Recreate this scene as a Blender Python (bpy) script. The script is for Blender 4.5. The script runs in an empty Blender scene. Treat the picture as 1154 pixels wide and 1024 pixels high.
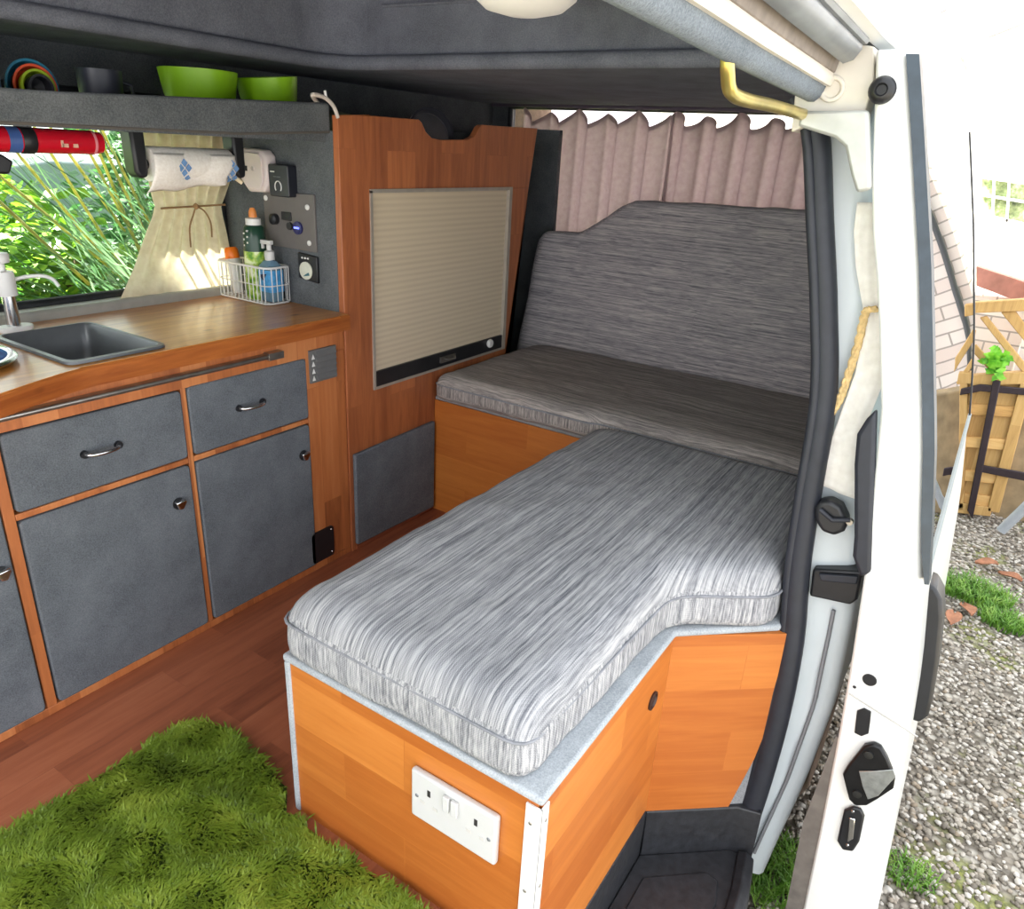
import bpy, bmesh, math, random
from mathutils import Vector, Matrix, noise
random.seed(11)
R = math.radians
SC = bpy.context.scene
COL = SC.collection
# ------------------------------------------------------------------ camera
F_PX, YAW, PITCH, ROLL, HCAM = 834.17, 1.0081, 0.3899, 0.0563, 1.057
fw = Vector((math.sin(YAW)*math.cos(PITCH), math.cos(YAW)*math.cos(PITCH), -math.sin(PITCH)))
r0 = Vector((math.cos(YAW), -math.sin(YAW), 0)); u0 = r0.cross(fw)
rt = r0*math.cos(ROLL)+u0*math.sin(ROLL); up = u0*math.cos(ROLL)-r0*math.sin(ROLL)
EYE = Vector((0, 0, HCAM))
cam = bpy.data.cameras.new('camera'); co = bpy.data.objects.new('camera', cam); COL.objects.link(co)
m = Matrix((rt, up, -fw)).transposed().to_4x4(); m.translation = EYE; co.matrix_world = m
cam.sensor_fit = 'HORIZONTAL'; cam.sensor_width = 36; cam.lens = F_PX*36/1154
cam.clip_start = 0.02; cam.clip_end = 200
SC.camera = co

def at(px, py, ax, val):
    """world point where a sight line meets the plane axis = val"""
    d = fw+rt*((px-577)/F_PX)-up*((py-512)/F_PX)
    return EYE+d*((val-EYE[ax])/d[ax])
def atp(px, py, p0, n):
    d = fw+rt*((px-577)/F_PX)-up*((py-512)/F_PX)
    return EYE+d*((Vector(p0)-EYE).dot(n)/d.dot(n))
V = Vector
# ------------------------------------------------------------------ objects
WL = {}
def tag(o, label=None, cat=None, group=None, kind=None):
    if label: o['label'] = label
    if cat: o['category'] = cat
    if group: o['group'] = group
    if kind: o['kind'] = kind
    return o
def thing(name, label, cat, loc, group=None, kind=None):
    o = bpy.data.objects.new(name, None); COL.objects.link(o)
    o.location = loc; o.empty_display_size = .03; WL[o] = V(loc)
    return tag(o, label, cat, group, kind)

class MB:
    def __init__(s): s.v = []; s.f = []; s.x = None
    def add(s, vs, fs):
        k = len(s.v)
        for p in vs:
            p = V(p); s.v.append(s.x @ p if s.x else p)
        s.f += [tuple(i+k for i in f) for f in fs]; return s
    def box(s, x0, x1, y0, y1, z0, z1):
        vs = [(x, y, z) for z in (z0, z1) for y in (y0, y1) for x in (x0, x1)]
        return s.add(vs, [(0,2,3,1),(4,5,7,6),(0,1,5,4),(2,6,7,3),(0,4,6,2),(1,3,7,5)])
    def prism(s, poly, ext):
        """poly: 3-D points of a flat outline, ext: extrusion vector"""
        n = len(poly); e = V(ext)
        vs = [V(p) for p in poly]+[V(p)+e for p in poly]
        return s.add(vs, [tuple(range(n))[::-1], tuple(range(n, 2*n))]+[(i, (i+1) % n, n+(i+1) % n, n+i) for i in range(n)])
    def loft(s, loops, cap0=False, cap1=False, closed=True):
        n = len(loops[0]); vs = [p for l in loops for p in l]; fs = []
        for j in range(len(loops)-1):
            for i in range(n if closed else n-1):
                a = j*n+i; b = j*n+(i+1) % n; fs.append((a, b, b+n, a+n))
        if cap0: fs.append(tuple(range(n))[::-1])
        if cap1: fs.append(tuple(range((len(loops)-1)*n, len(loops)*n)))
        return s.add(vs, fs)
    def tube(s, path, r, n=8, closed=False, flat=None):
        P = [V(p) for p in path]; m_ = len(P); loops = []
        prev = None
        for i, p in enumerate(P):
            if closed: t = P[(i+1) % m_]-P[i-1]
            else: t = P[min(i+1, m_-1)]-P[max(i-1, 0)]
            t.normalize()
            if prev is None:
                a = V((0, 0, 1)) if abs(t.z) < .9 else V((1, 0, 0))
                u = t.cross(a).normalized()
            else:
                u = (prev-t*prev.dot(t)).normalized()
            prev = u; w = t.cross(u)
            rr = r[i] if isinstance(r, (list, tuple)) else r
            loops.append([p+(u*math.cos(2*math.pi*k/n)+w*math.sin(2*math.pi*k/n))*rr for k in range(n)])
        if closed: loops.append(loops[0])
        return s.loft(loops, not closed, not closed)
    def lathe(s, prof, c, axis=(0, 0, 1), n=24, cap=True):
        ax = V(axis).normalized(); a = V((1, 0, 0)) if abs(ax.x) < .9 else V((0, 1, 0))
        u = ax.cross(a).normalized(); w = ax.cross(u); c = V(c)
        loops = [[c+ax*z+(u*math.cos(2*math.pi*k/n)+w*math.sin(2*math.pi*k/n))*max(r, 1e-5) for k in range(n)] for r, z in prof]
        return s.loft(loops, cap, cap)
    def grid(s, fn, nu, nv):
        vs = [fn(i/nu, j/nv) for j in range(nv+1) for i in range(nu+1)]
        return s.add(vs, [(j*(nu+1)+i, j*(nu+1)+i+1, (j+1)*(nu+1)+i+1, (j+1)*(nu+1)+i) for j in range(nv) for i in range(nu)])
    def build(s, name, mat, parent=None, bevel=0, seg=2, smooth=True, sharp=50, thick=0, fix=True, uvrot=False):
        xs = [p.x for p in s.v]; ys = [p.y for p in s.v]; zs = [p.z for p in s.v]
        o_ = V(((min(xs)+max(xs))/2, (min(ys)+max(ys))/2, min(zs)))
        me = bpy.data.meshes.new(name)
        me.from_pydata([p-o_ for p in s.v], [], s.f); me.validate()
        if fix:
            bm = bmesh.new(); bm.from_mesh(me)
            bmesh.ops.remove_doubles(bm, verts=bm.verts, dist=1e-6)
            bmesh.ops.recalc_face_normals(bm, faces=bm.faces)
            bm.to_mesh(me); bm.free()
        uv = me.uv_layers.new(name='uv')
        for pl in me.polygons:
            nn = pl.normal; ax = max(range(3), key=lambda i: abs(nn[i]))
            for li in pl.loop_indices:
                p = me.vertices[me.loops[li].vertex_index].co+o_
                q = ((p.x+p.y*(1 if ax == 0 else 0) if ax == 1 else p.y, p.z) if ax != 2 else (p.x, p.y))
                uv.data[li].uv = (q[1], q[0]) if uvrot else q
        if smooth and len(me.polygons):
            me.polygons.foreach_set('use_smooth', [True]*len(me.polygons))
            me.set_sharp_from_angle(angle=R(sharp))
        me.materials.append(mat)
        o = bpy.data.objects.new(name, me); COL.objects.link(o)
        WL[o] = o_
        if parent is not None:
            o.parent = parent; o.location = o_-WL[parent]
        else: o.location = o_
        if thick:
            md = o.modifiers.new('solid', 'SOLIDIFY'); md.thickness = thick; md.offset = 0
        if bevel:
            md = o.modifiers.new('bevel', 'BEVEL'); md.width = bevel; md.segments = seg; md.limit_method = 'ANGLE'; md.angle_limit = R(40)
        return o
def rrect(cx, cy, hx, hy, r, n=5, z=0):
    pts = []
    for sx, sy, a0 in ((1, 1, 0), (-1, 1, 90), (-1, -1, 180), (1, -1, 270)):
        for k in range(n+1):
            a = R(a0+90*k/n); pts.append(V((cx+sx*(hx-r)+r*math.cos(a), cy+sy*(hy-r)+r*math.sin(a), z)))
    return pts
def onX(pts, X): return [V((X, p.x, p.y)) for p in pts]      # (y,z) outlines put on a plane X
def onY(pts, Y): return [V((p.x, Y, p.y)) for p in pts]
def smoothpath(pts, k=6):
    P = [V(p) for p in pts]; out = []
    for i in range(len(P)-1):
        a = P[max(i-1, 0)]; b = P[i]; c = P[i+1]; d = P[min(i+2, len(P)-1)]
        for j in range(k):
            t = j/k
            out.append(.5*((2*b)+(c-a)*t+(2*a-5*b+4*c-d)*t*t+(3*b-a-3*c+d)*t**3))
    out.append(P[-1]); return out
def interp(tab, z):
    if z <= tab[0][0]: return tab[0][1]
    for (a, b), (c, d) in zip(tab, tab[1:]):
        if z <= c: return b+(d-b)*(z-a)/(c-a)
    return tab[-1][1]

# ------------------------------------------------------------------ materials
def hexc(r, g, b):
    f = lambda c: (c/255/12.92 if c/255 <= .04045 else ((c/255+.055)/1.055)**2.4)
    return (f(r), f(g), f(b), 1)
class NT:
    def __init__(s, name):
        s.m = bpy.data.materials.new(name); s.m.use_nodes = True; s.t = s.m.node_tree
        s.b = s.t.nodes['Principled BSDF']; s.out = s.t.nodes['Material Output']
    def n(s, typ, **kw):
        nd = s.t.nodes.new(typ)
        for k, v in kw.items():
            if k in nd.inputs: nd.inputs[k].default_value = v
            else: setattr(nd, k, v)
        return nd
    def l(s, a, b): s.t.links.new(a, b)
    def coord(s, which='Object', scale=(1, 1, 1), rot=(0, 0, 0), loc=(0, 0, 0)):
        tc = s.n('ShaderNodeTexCoord'); mp = s.n('ShaderNodeMapping')
        mp.inputs['Scale'].default_value = scale; mp.inputs['Rotation'].default_value = rot; mp.inputs['Location'].default_value = loc
        s.l(tc.outputs[which], mp.inputs['Vector']); return mp.outputs['Vector']
    def noise(s, vec, scale, detail=3, rough=.55, dist=0):
        nd = s.n('ShaderNodeTexNoise'); nd.inputs['Scale'].default_value = scale; nd.inputs['Detail'].default_value = detail
        nd.inputs['Roughness'].default_value = rough; nd.inputs['Distortion'].default_value = dist
        if vec is not None: s.l(vec, nd.inputs['Vector'])
        return nd.outputs['Fac']
    def ramp(s, fac, stops):
        nd = s.n('ShaderNodeValToRGB'); cr = nd.color_ramp
        while len(cr.elements) < len(stops): cr.elements.new(.5)
        for e, (p, c) in zip(cr.elements, stops):
            e.position = p; e.color = c if len(c) == 4 else (*c, 1)
        s.l(fac, nd.inputs['Fac']); return nd.outputs['Color']
    def mix(s, fac, a, b, mode='MIX'):
        nd = s.n('ShaderNodeMix', data_type='RGBA', blend_type=mode)
        for sock, v in ((nd.inputs[0], fac), (nd.inputs[6], a), (nd.inputs[7], b)):
            if hasattr(v, 'is_output'): s.l(v, sock)
            else: sock.default_value = v
        return nd.outputs[2]
    def math(s, op, a, b=None, c=None):
        nd = s.n('ShaderNodeMath', operation=op)
        for i, v in enumerate((a, b, c)):
            if v is None: continue
            if hasattr(v, 'is_output'): s.l(v, nd.inputs[i])
            else: nd.inputs[i].default_value = v
        return nd.outputs[0]
    def bump(s, h, strength=.3, dist=.002):
        nd = s.n('ShaderNodeBump'); nd.inputs['Strength'].default_value = strength; nd.inputs['Distance'].default_value = dist
        s.l(h, nd.inputs['Height']); s.l(nd.outputs['Normal'], s.b.inputs['Normal'])
    def setp(s, col=None, rough=.5, metal=0, spec=None, coat=0):
        if col is not None:
            if hasattr(col, 'is_output'): s.l(col, s.b.inputs['Base Color'])
            else: s.b.inputs['Base Color'].default_value = col
        if hasattr(rough, 'is_output'): s.l(rough, s.b.inputs['Roughness'])
        else: s.b.inputs['Roughness'].default_value = rough
        s.b.inputs['Metallic'].default_value = metal
        if spec is not None: s.b.inputs['Specular IOR Level'].default_value = spec
        if coat: s.b.inputs['Coat Weight'].default_value = coat; s.b.inputs['Coat Roughness'].default_value = .15
        return s.m
def plain(name, col, rough=.5, metal=0, var=.06, scale=40, spec=None, coat=0, bump=0):
    t = NT(name); nz = t.noise(t.coord(), scale, 3)
    a = tuple(max(0, c*(1-var)) for c in col[:3])+(1,); b = tuple(min(1, c*(1+var)) for c in col[:3])+(1,)
    t.setp(t.ramp(nz, [(.3, a), (.7, b)]), rough, metal, spec, coat)
    if bump: t.bump(nz, bump, .003)
    return t.m
def carpet(name, c1, c2, fine=420):
    t = NT(name); co_ = t.coord()
    big = t.noise(co_, 9, 4, .65); f = t.noise(co_, fine, 2, .7)
    k = t.math('ADD', t.math('MULTIPLY', big, .45), t.math('MULTIPLY', f, .55))
    t.setp(t.ramp(k, [(.35, c1), (.65, c2)]), .95, 0, .15)
    t.bump(f, .5, .002); return t.m
def wood(name, tones, rot=False, plank=(.36, .075), grain=1., rough=.4, coat=0, tonevar=1., seam=.0008, knots=False, off=(0, 0, 0)):
    t = NT(name); uv = t.coord('UV', loc=off, rot=(0, 0, R(90) if rot else 0))
    br = t.n('ShaderNodeTexBrick'); t.l(uv, br.inputs['Vector'])
    br.inputs['Scale'].default_value = 1; br.inputs['Brick Width'].default_value = plank[0]; br.inputs['Row Height'].default_value = plank[1]
    br.inputs['Mortar Size'].default_value = seam; br.inputs['Mortar Smooth'].default_value = .3; br.offset = .37; br.squash = 1
    br.inputs['Color1'].default_value = (0, 0, 0, 1); br.inputs['Color2'].default_value = (1, 1, 1, 1); br.inputs['Mortar'].default_value = (.35, .35, .35, 1)
    mp = t.n('ShaderNodeMapping'); mp.inputs['Scale'].default_value = (2.2, 26, 1); t.l(uv, mp.inputs['Vector'])
    # shift the grain plank by plank
    cmb = t.n('ShaderNodeCombineXYZ'); bw = t.n('ShaderNodeRGBToBW'); t.l(br.outputs['Color'], bw.inputs[0])
    t.l(t.math('MULTIPLY', bw.outputs[0], 37.), cmb.inputs['Z'])
    va = t.n('ShaderNodeVectorMath', operation='ADD'); t.l(mp.outputs[0], va.inputs[0]); t.l(cmb.outputs[0], va.inputs[1])
    g1 = t.noise(va.outputs[0], 1.6, 5, .6, .9); g2 = t.noise(va.outputs[0], 7, 3, .6)
    k = t.math('ADD', t.math('MULTIPLY', bw.outputs[0], .42*tonevar), t.math('ADD', t.math('MULTIPLY', g1, .55*grain), t.math('MULTIPLY', g2, .18*grain)))
    c = t.ramp(k, [(.28, tones[0]), (.55, tones[1]), (.95, tones[2])])
    if knots:
        vo = t.n('ShaderNodeTexVoronoi'); vo.inputs['Scale'].default_value = 5.5
        mk = t.n('ShaderNodeMapping'); mk.inputs['Scale'].default_value = (1, 2.2, 1); t.l(uv, mk.inputs['Vector']); t.l(mk.outputs[0], vo.inputs['Vector'])
        c = t.mix(t.ramp(vo.outputs['Distance'], [(.03, (.85,)*3), (.10, (0, 0, 0))]), c, tuple(x*.35 for x in tones[0][:3])+(1,))
    t.setp(c, rough, 0, None, coat); t.bump(g1, .06, .002)
    return t.m
def tweed(name, along, light, dark, mid):
    """woven fabric: broken yarn streaks running along one axis on top, down the sides"""
    t = NT(name); tc = t.n('ShaderNodeTexCoord'); g = t.n('ShaderNodeNewGeometry')
    sx = t.n('ShaderNodeSeparateXYZ'); t.l(g.outputs['True Normal'], sx.inputs[0])
    az = t.math('ABSOLUTE', sx.outputs['Z']); ay = t.math('ABSOLUTE', sx.outputs['Y']); axx = t.math('ABSOLUTE', sx.outputs['X'])
    def lay(sc, dist=0):
        mp = t.n('ShaderNodeMapping'); mp.inputs['Scale'].default_value = sc; t.l(tc.outputs['Object'], mp.inputs['Vector'])
        return t.noise(mp.outputs[0], 1, 2, .6, dist)
    def streak(a, L1, S1, L2, S2, flat=False):      # a: axis (0, 1, 2) the yarn follows
        v1 = [S1]*3; v1[a] = L1; v2 = [S2]*3; v2[a] = L2
        if flat: v1[2] = L1; v2[2] = L2             # cloth pulled over a rounded edge keeps its lines
        return t.math('ADD', t.math('MULTIPLY', lay(v1), .58), t.math('MULTIPLY', lay(v2), .42))
    sd = streak(2, 8, 240, 60, 520); w = t.math('GREATER_THAN', az, .27)
    if along == 'X': k = t.mix(w, sd, streak(0, 3.6, 270, 30, 620, True))
    elif along == 'Y': k = t.mix(w, sd, streak(1, 4, 260, 30, 620, True))
    else: k = streak(1, 3.2, 220, 24, 520)            # a nearly upright pad: streaks run across it
    wv = t.n('ShaderNodeTexChecker'); wv.inputs['Scale'].default_value = 520; t.l(tc.outputs['Object'], wv.inputs['Vector'])
    kk = t.math('ADD', k, t.math('MULTIPLY', t.math('SUBTRACT', wv.outputs['Fac'], .5), .05))
    big = t.noise(tc.outputs['Object'], 5, 2)
    c = t.ramp(kk, [(.35, dark), (.49, mid), (.64, light)])
    c = t.mix(t.math('MULTIPLY', t.math('SUBTRACT', big, .35), .25), c, mid)
    t.setp(c, .9, 0, .2); t.bump(kk, .28, .0014); return t.m
def glassy(name, tint=(.95, .98, .97, 1), rough=0.0, gain=1.0):
    t = NT(name); tr = t.n('ShaderNodeBsdfTransparent'); tr.inputs[0].default_value = tint
    gl = t.n('ShaderNodeBsdfGlossy'); gl.inputs['Roughness'].default_value = rough
    fr = t.n('ShaderNodeFresnel'); fr.inputs[0].default_value = 1.5
    mx = t.n('ShaderNodeMixShader'); t.l(t.math('MULTIPLY', fr.outputs[0], gain), mx.inputs[0]); t.l(tr.outputs[0], mx.inputs[1]); t.l(gl.outputs[0], mx.inputs[2])
    t.l(mx.outputs[0], t.out.inputs[0]); return t.m
def cloth(name, c1, c2, trans=.4):
    t = NT(name); co_ = t.coord(scale=(1, 1, 1)); nz = t.noise(co_, 60, 3); c = t.ramp(nz, [(.3, c1), (.7, c2)])
    df = t.n('ShaderNodeBsdfDiffuse'); tl = t.n('ShaderNodeBsdfTranslucent'); t.l(c, df.inputs[0]); t.l(c, tl.inputs[0])
    mx = t.n('ShaderNodeMixShader'); mx.inputs[0].default_value = trans; t.l(df.outputs[0], mx.inputs[1]); t.l(tl.outputs[0], mx.inputs[2])
    t.l(mx.outputs[0], t.out.inputs[0]); return t.m
def leafy(name, c1, c2, c3, trans=.35, scale=25):
    t = NT(name); nz = t.noise(t.coord(), scale, 2); c = t.ramp(nz, [(.3, c1), (.5, c2), (.7, c3)])
    df = t.n('ShaderNodeBsdfPrincipled'); df.inputs['Roughness'].default_value = .5; tl = t.n('ShaderNodeBsdfTranslucent'); t.l(c, df.inputs[0]); t.l(c, tl.inputs[0])
    mx = t.n('ShaderNodeMixShader'); mx.inputs[0].default_value = trans; t.l(df.outputs[0], mx.inputs[1]); t.l(tl.outputs[0], mx.inputs[2])
    t.l(mx.outputs[0], t.out.inputs[0]); return t.m

GREY = carpet('grey_carpet_lining', hexc(72, 77, 80), hexc(112, 115, 118))
GREYD = carpet('grey_ply_carpet_fronts', hexc(80, 85, 91), hexc(117, 122, 128))
ROOFC = carpet('roof_carpet', hexc(84, 87, 97), hexc(120, 123, 134))
FELT = carpet('pale_felt_edging', hexc(142, 148, 153), hexc(186, 191, 196))
FLOORW = wood('floor_laminate', [hexc(122, 66, 44), hexc(160, 92, 62), hexc(190, 122, 88)], plank=(.42, .085), rough=.42, tonevar=.6)
BOXW = wood('beech_laminate', [hexc(168, 92, 36), hexc(194, 118, 52), hexc(216, 146, 76)], plank=(.33, .095), rough=.38, tonevar=.75, grain=.75)
CABW = wood('cabinet_wood', [hexc(136, 76, 42), hexc(182, 108, 60), hexc(214, 144, 90)], rot=True, plank=(.5, .06), rough=.5)
TALLW = wood('cupboard_wood', [hexc(140, 78, 48), hexc(184, 110, 66), hexc(214, 146, 94)], rot=True, plank=(.62, .105), rough=.42, tonevar=.38, off=(.19, .02, 0))
TOPW = wood('worktop_pine', [hexc(158, 94, 38), hexc(210, 146, 70), hexc(236, 184, 106)], plank=(1.6, .14), rough=.3, coat=.35, tonevar=.4, seam=.0004, knots=True)
LIPW = wood('worktop_edge_pine', [hexc(140, 72, 30), hexc(196, 116, 54), hexc(222, 150, 84)], plank=(2, .2), rough=.35, coat=.2, tonevar=.3, knots=True)
TWX = tweed('tweed_long_cushion', 'X', hexc(186, 186, 188), hexc(92, 94, 101), hexc(146, 147, 151))
TWY = tweed('tweed_bench_cushion', 'Y', hexc(184, 175, 168), hexc(98, 94, 94), hexc(143, 137, 134))
TWZ = tweed('tweed_backrest', 'Z', hexc(186, 178, 176), hexc(104, 102, 108), hexc(146, 142, 145))
SEAM = plain('cushion_seam', hexc(128, 130, 136), .9, var=.2)
BLACK = plain('black_plastic', hexc(26, 27, 31), .42, var=.2)
RUBBER = plain('black_rubber', hexc(34, 37, 46), .55, var=.15)
STEPM = plain('black_step_plastic', hexc(38, 39, 43), .48, var=.35, scale=60, bump=.3)
WHITE = plain('white_plastic', hexc(224, 224, 222), .35, var=.02)
WPAINT = plain('white_van_paint', hexc(222, 223, 220), .28, var=.015, scale=6, coat=.4)
GPAINT = plain('grey_white_inner_paint', hexc(198, 206, 210), .4, var=.04, scale=8)
CREAM = plain('cream_jamb_paint', hexc(214, 208, 196), .45, var=.08, scale=14)
CHROME = plain('chrome', hexc(205, 205, 205), .18, 1, var=.05)
STEEL = plain('steel_rail', hexc(160, 156, 150), .3, .9, var=.15)
GALV = plain('dull_grey_metal', hexc(140, 144, 148), .45, .7, var=.12, scale=18)
ZINC = plain('yellow_zinc', hexc(206, 186, 110), .28, .85, var=.2, scale=30)
ALUM = plain('grey_cast_alloy', hexc(182, 184, 180), .45, .3, var=.1, scale=25)
GASKET = plain('dark_gasket', hexc(30, 33, 36), .5, var=.2)

# ================================================================== THE VAN
YK, ZW = 1.324, .667
def struct(name, mb, mat, **k):
    o = mb.build(name, mat, **k); o['kind'] = 'structure'; return o
# floor
struct('floor', MB().box(-.7, 2.495, .335, 1.74, -.03, 0), FLOORW)
# ceiling: a fixed lining around a raised middle
AX, AY0, AY1, CZ, TZ = 1.42, .305, 1.45, 1.212, 1.40
b = MB()
b.box(-.7, 2.55, AY1, 1.76, CZ, CZ+.03).box(AX, 2.55, .28, AY1, CZ, CZ+.03).box(-.7, AX, .28, AY0, CZ, CZ+.03)
b.box(-.7, AX+.02, AY1, AY1+.02, CZ+.03, TZ).box(AX, AX+.02, AY0, AY1, CZ+.03, TZ).box(-.7, AX, AY0-.02, AY0, CZ+.03, TZ)
b.box(-.7, AX+.02, AY0-.02, AY1+.02, TZ, TZ+.02)
c = []
for k in range(9):
    a = R(90*k/8); c.append(V((AX-.10+.10*math.sin(a), AY1-.10+.10*math.cos(a), CZ+.0)))
b.prism([V((AX+.001, AY1+.001, CZ))]+c, (0, 0, TZ-CZ))
struct('ceiling', b, ROOFC)
b = MB(); rim = [V((-.7, AY1-.004, CZ+.012)), V((AX-.11, AY1-.004, CZ+.012))]
rim += [V((AX-.104+.1*math.sin(R(90*k/8)), AY1-.104+.1*math.cos(R(90*k/8)), CZ+.012)) for k in range(9)]
rim += [V((AX-.004, AY0+.02, CZ+.012))]
b.tube(rim, .016, 10)
# padded crease along the raised rear face
b.tube([V((AX-.002, 1.30, CZ+.125)), V((AX-.002, .40, CZ+.122))], .004, 6)
struct('trim_1', b, ROOFC)
# roof skin and header over the sliding door
def header(sec, x1=1.16, x2=None):
    st = ([(x2, 0)] if x2 else [])+[(x1, 0), (.85, .008), (.55, .018), (-.7, .046)]
    return MB().loft([[V((x, y, z+dz)) for y, z in sec] for x, dz in st], True, True)
b = header([(.222, 1.211), (.206, 1.216), (.208, 1.235), (.225, 1.30), (.29, 1.42), (.40, 1.50), (1.0, 1.53), (1.6, 1.46), (1.79, 1.25), (1.79, 1.21), (1.765, 1.21), (1.765, 1.25), (1.58, 1.44), (1.0, 1.51), (.41, 1.48), (.31, 1.41), (.245, 1.29), (.235, 1.235)], 1.16, 2.58)
b.box(2.55, 2.58, .25, 1.72, 1.2, 1.45)
struct('roof', b, WPAINT)
struct('trim_2', header([(.302, 1.215), (.298, 1.158), (.292, 1.145), (.284, 1.139), (.276, 1.139), (.268, 1.146), (.264, 1.158), (.266, 1.215)]), carpet('header_carpet', hexc(96, 104, 114), hexc(136, 145, 154)), sharp=60)
struct('trim_3', header([(.266, 1.158), (.258, 1.158), (.255, 1.166), (.258, 1.174), (.266, 1.20)]), CREAM)
struct('trim_8', header([(.264, 1.172), (.256, 1.175), (.250, 1.205), (.264, 1.21)]), plain('shaded_channel', hexc(128, 118, 110), .7, var=.2))  # recess shade under the rail painted in as a darker tone
b = header([(.250, 1.187), (.244, 1.183), (.232, 1.187), (.224, 1.199), (.226, 1.212), (.250, 1.214)], 1.14)
b.tube([V((1.14, .222, 1.209)), V((.85, .222, 1.217)), V((.55, .222, 1.227)), V((-.7, .222, 1.255))], .005, 6)
struct('trim_4', b, GALV)
# far (kitchen side) wall with its window opening
WX1, WZ0, WZ1 = 1.275, .69, 1.12
b = MB().box(-.7, 2.55, 1.745, 1.775, -.3, WZ0).box(-.7, 2.55, 1.745, 1.775, WZ1, 1.30).box(WX1, 2.55, 1.745, 1.775, WZ0, WZ1).box(-.7, -.35, 1.745, 1.775, WZ0, WZ1)
struct('wall_far', b, GREY)
w1 = thing('window_1', None, None, (.46, 1.745, WZ0), kind='structure')
MB().box(-.35, WX1, 1.758, 1.762, WZ0, WZ1).build('glass', glassy('window_glass', (.95, .99, .96, 1), 0, .7), w1)
g = MB()
for z in (WZ0, WZ1): g.tube([V((-.35, 1.742, z)), V((WX1, 1.742, z))], .013, 8)
for x in (-.35, WX1): g.tube([V((x, 1.742, WZ0)), V((x, 1.742, WZ1))], .013, 8)
g.build('gasket', GASKET, w1)
MB().box(-.35, WX1, 1.69, 1.732, ZW-.02, ZW+.022).build('ledge', plain('grey_sill_metal', hexc(172, 172, 166), .4, .2, var=.08), w1, bevel=.008, seg=3)
# rear wall with its window
RW = 2.50
YE = [(-.33, .110), (-.2, .096), (-.02, .074), (.17, .062), (.37, .070), (.5, .090), (.7, .126), (.9, .162), (1.1, .202), (1.24, .240)]
b = MB().box(RW, RW+.03, .45, 1.76, -.1, .72).box(RW, RW+.03, .45, 1.76, 1.205, 1.24).box(RW, RW+.03, 1.665, 1.76, .72, 1.205)
b.prism([V((RW, interp(YE, z)+.022, z)) for z in (-.1, .1, .3, .5, .7, .9, 1.1, 1.24)]+[V((RW, .45, 1.24)), V((RW, .45, -.1))], (.03, 0, 0))
struct('wall_rear', b, GREY)
struct('trim_7', MB().box(2.385, 2.405, at(628, 200, 0, 2.39).y, 1.744, .3, at(614, 146, 0, 2.39).z), GREY)
w2 = thing('window_2', None, None, (RW+.015, 1.05, .72), kind='structure')
MB().box(RW+.012, RW+.018, .45, 1.665, .72, 1.205).build('glass', glassy('rear_glass', (.97, .93, .96, 1), 0, .6), w2)
g = MB()
for z in (.72, 1.205): g.tube([V((RW, .45, z)), V((RW, 1.665, z))], .01, 8)
for y in (.45, 1.665): g.tube([V((RW, y, .72)), V((RW, y, 1.205))], .01, 8)
g.build('gasket', GASKET, w2)
# near side body panel behind the door opening
YB = [(-.33, .110), (-.2, .096), (-.02, .074), (.17, .062), (.37, .070), (.5, .090), (.7, .126), (.9, .162), (1.1, .202), (1.22, .232)]
YJ = [(-.30, .150), (-.217, .152), (-.046, .147), (.13, .143), (.285, .150), (.424, .166), (.556, .172), (.708, .182), (.857, .212), (.983, .242), (1.125, .275), (1.22, .295)]
zs = [-.30+1.50*k/30 for k in range(31)]
b = MB()
b.loft([[V((1.213, interp(YJ, z)+.012, z)), V((1.222, interp(YB, z)+.016, z)), V((1.226, interp(YB, z)+.006, z)), V((1.236, interp(YB, z), z)), V((1.26, interp(YB, z), z)), V((1.26, interp(YB, z)+.03, z)), V((1.25, interp(YB, z)+.03, z)), V((1.23, interp(YJ, z)+.02, z))] for z in zs], True, True)
AXW, AZW, ARW = 1.78, -.27, .285
def flank(side):
    # outer or inner face, with the lower edge lifted over the wheel
    cols = []
    for k in range(63):
        x = 1.26+1.24*k/62; zl = -.30
        if abs(x-AXW) < ARW: zl = max(zl, AZW+math.sqrt(ARW**2-(x-AXW)**2))
        cols.append([V((x, interp(YB, zl+(1.20-zl)*q_/30)+side, zl+(1.20-zl)*q_/30)) for q_ in range(31)])
    return cols
o_c, i_c = flank(0), flank(.03)
b.loft([a+c_[::-1] for a, c_ in zip(o_c, i_c)], True, True)
struct('wall_near', b, GPAINT, sharp=40)
b = MB(); b.tube([V((1.2135+.003*math.sin(k), interp(YB, z)+.030, z)) for k, z in enumerate([.36-.03*q_ for q_ in range(21)])], .0035, 6)
struct('trim_9', b, plain('grey_jamb_seam', hexc(120, 122, 126), .6))
# cream pressed corner at the top of the rear jamb
b = MB().prism([V((1.162, y, z)) for y, z in [(.300, 1.10), (.262, 1.118), (.212, 1.105), (.205, 1.16), (.214, 1.205), (.272, 1.215), (.305, 1.16)]], (.05, 0, 0))
b.lathe([(.016, 0), (.018, .004), (.012, .006), (.010, 0)], V((1.163, .256, 1.155)), (-1, 0, 0), 16)
struct('trim_5', b, CREAM, bevel=.006)
# rubber door seal down the jamb
sp = [(905, 112), (921, 150), (926, 250), (930, 350), (929, 450), (911, 560), (899, 640), (892, 720), (877, 800), (855, 880), (832, 950), (805, 1040), (790, 1090)]
path = smoothpath([at(x, y, 0, 1.195) for x, y in sp], 5)
b = MB().tube(path, [.017+.008*min(1, max(0, (1.0-p.z)/1.2)) for p in path], 10)
b.tube([p+V((-.012, .012, 0)) for p in path], .008, 8)
struct('trim_6', b, RUBBER, sharp=70)
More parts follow.
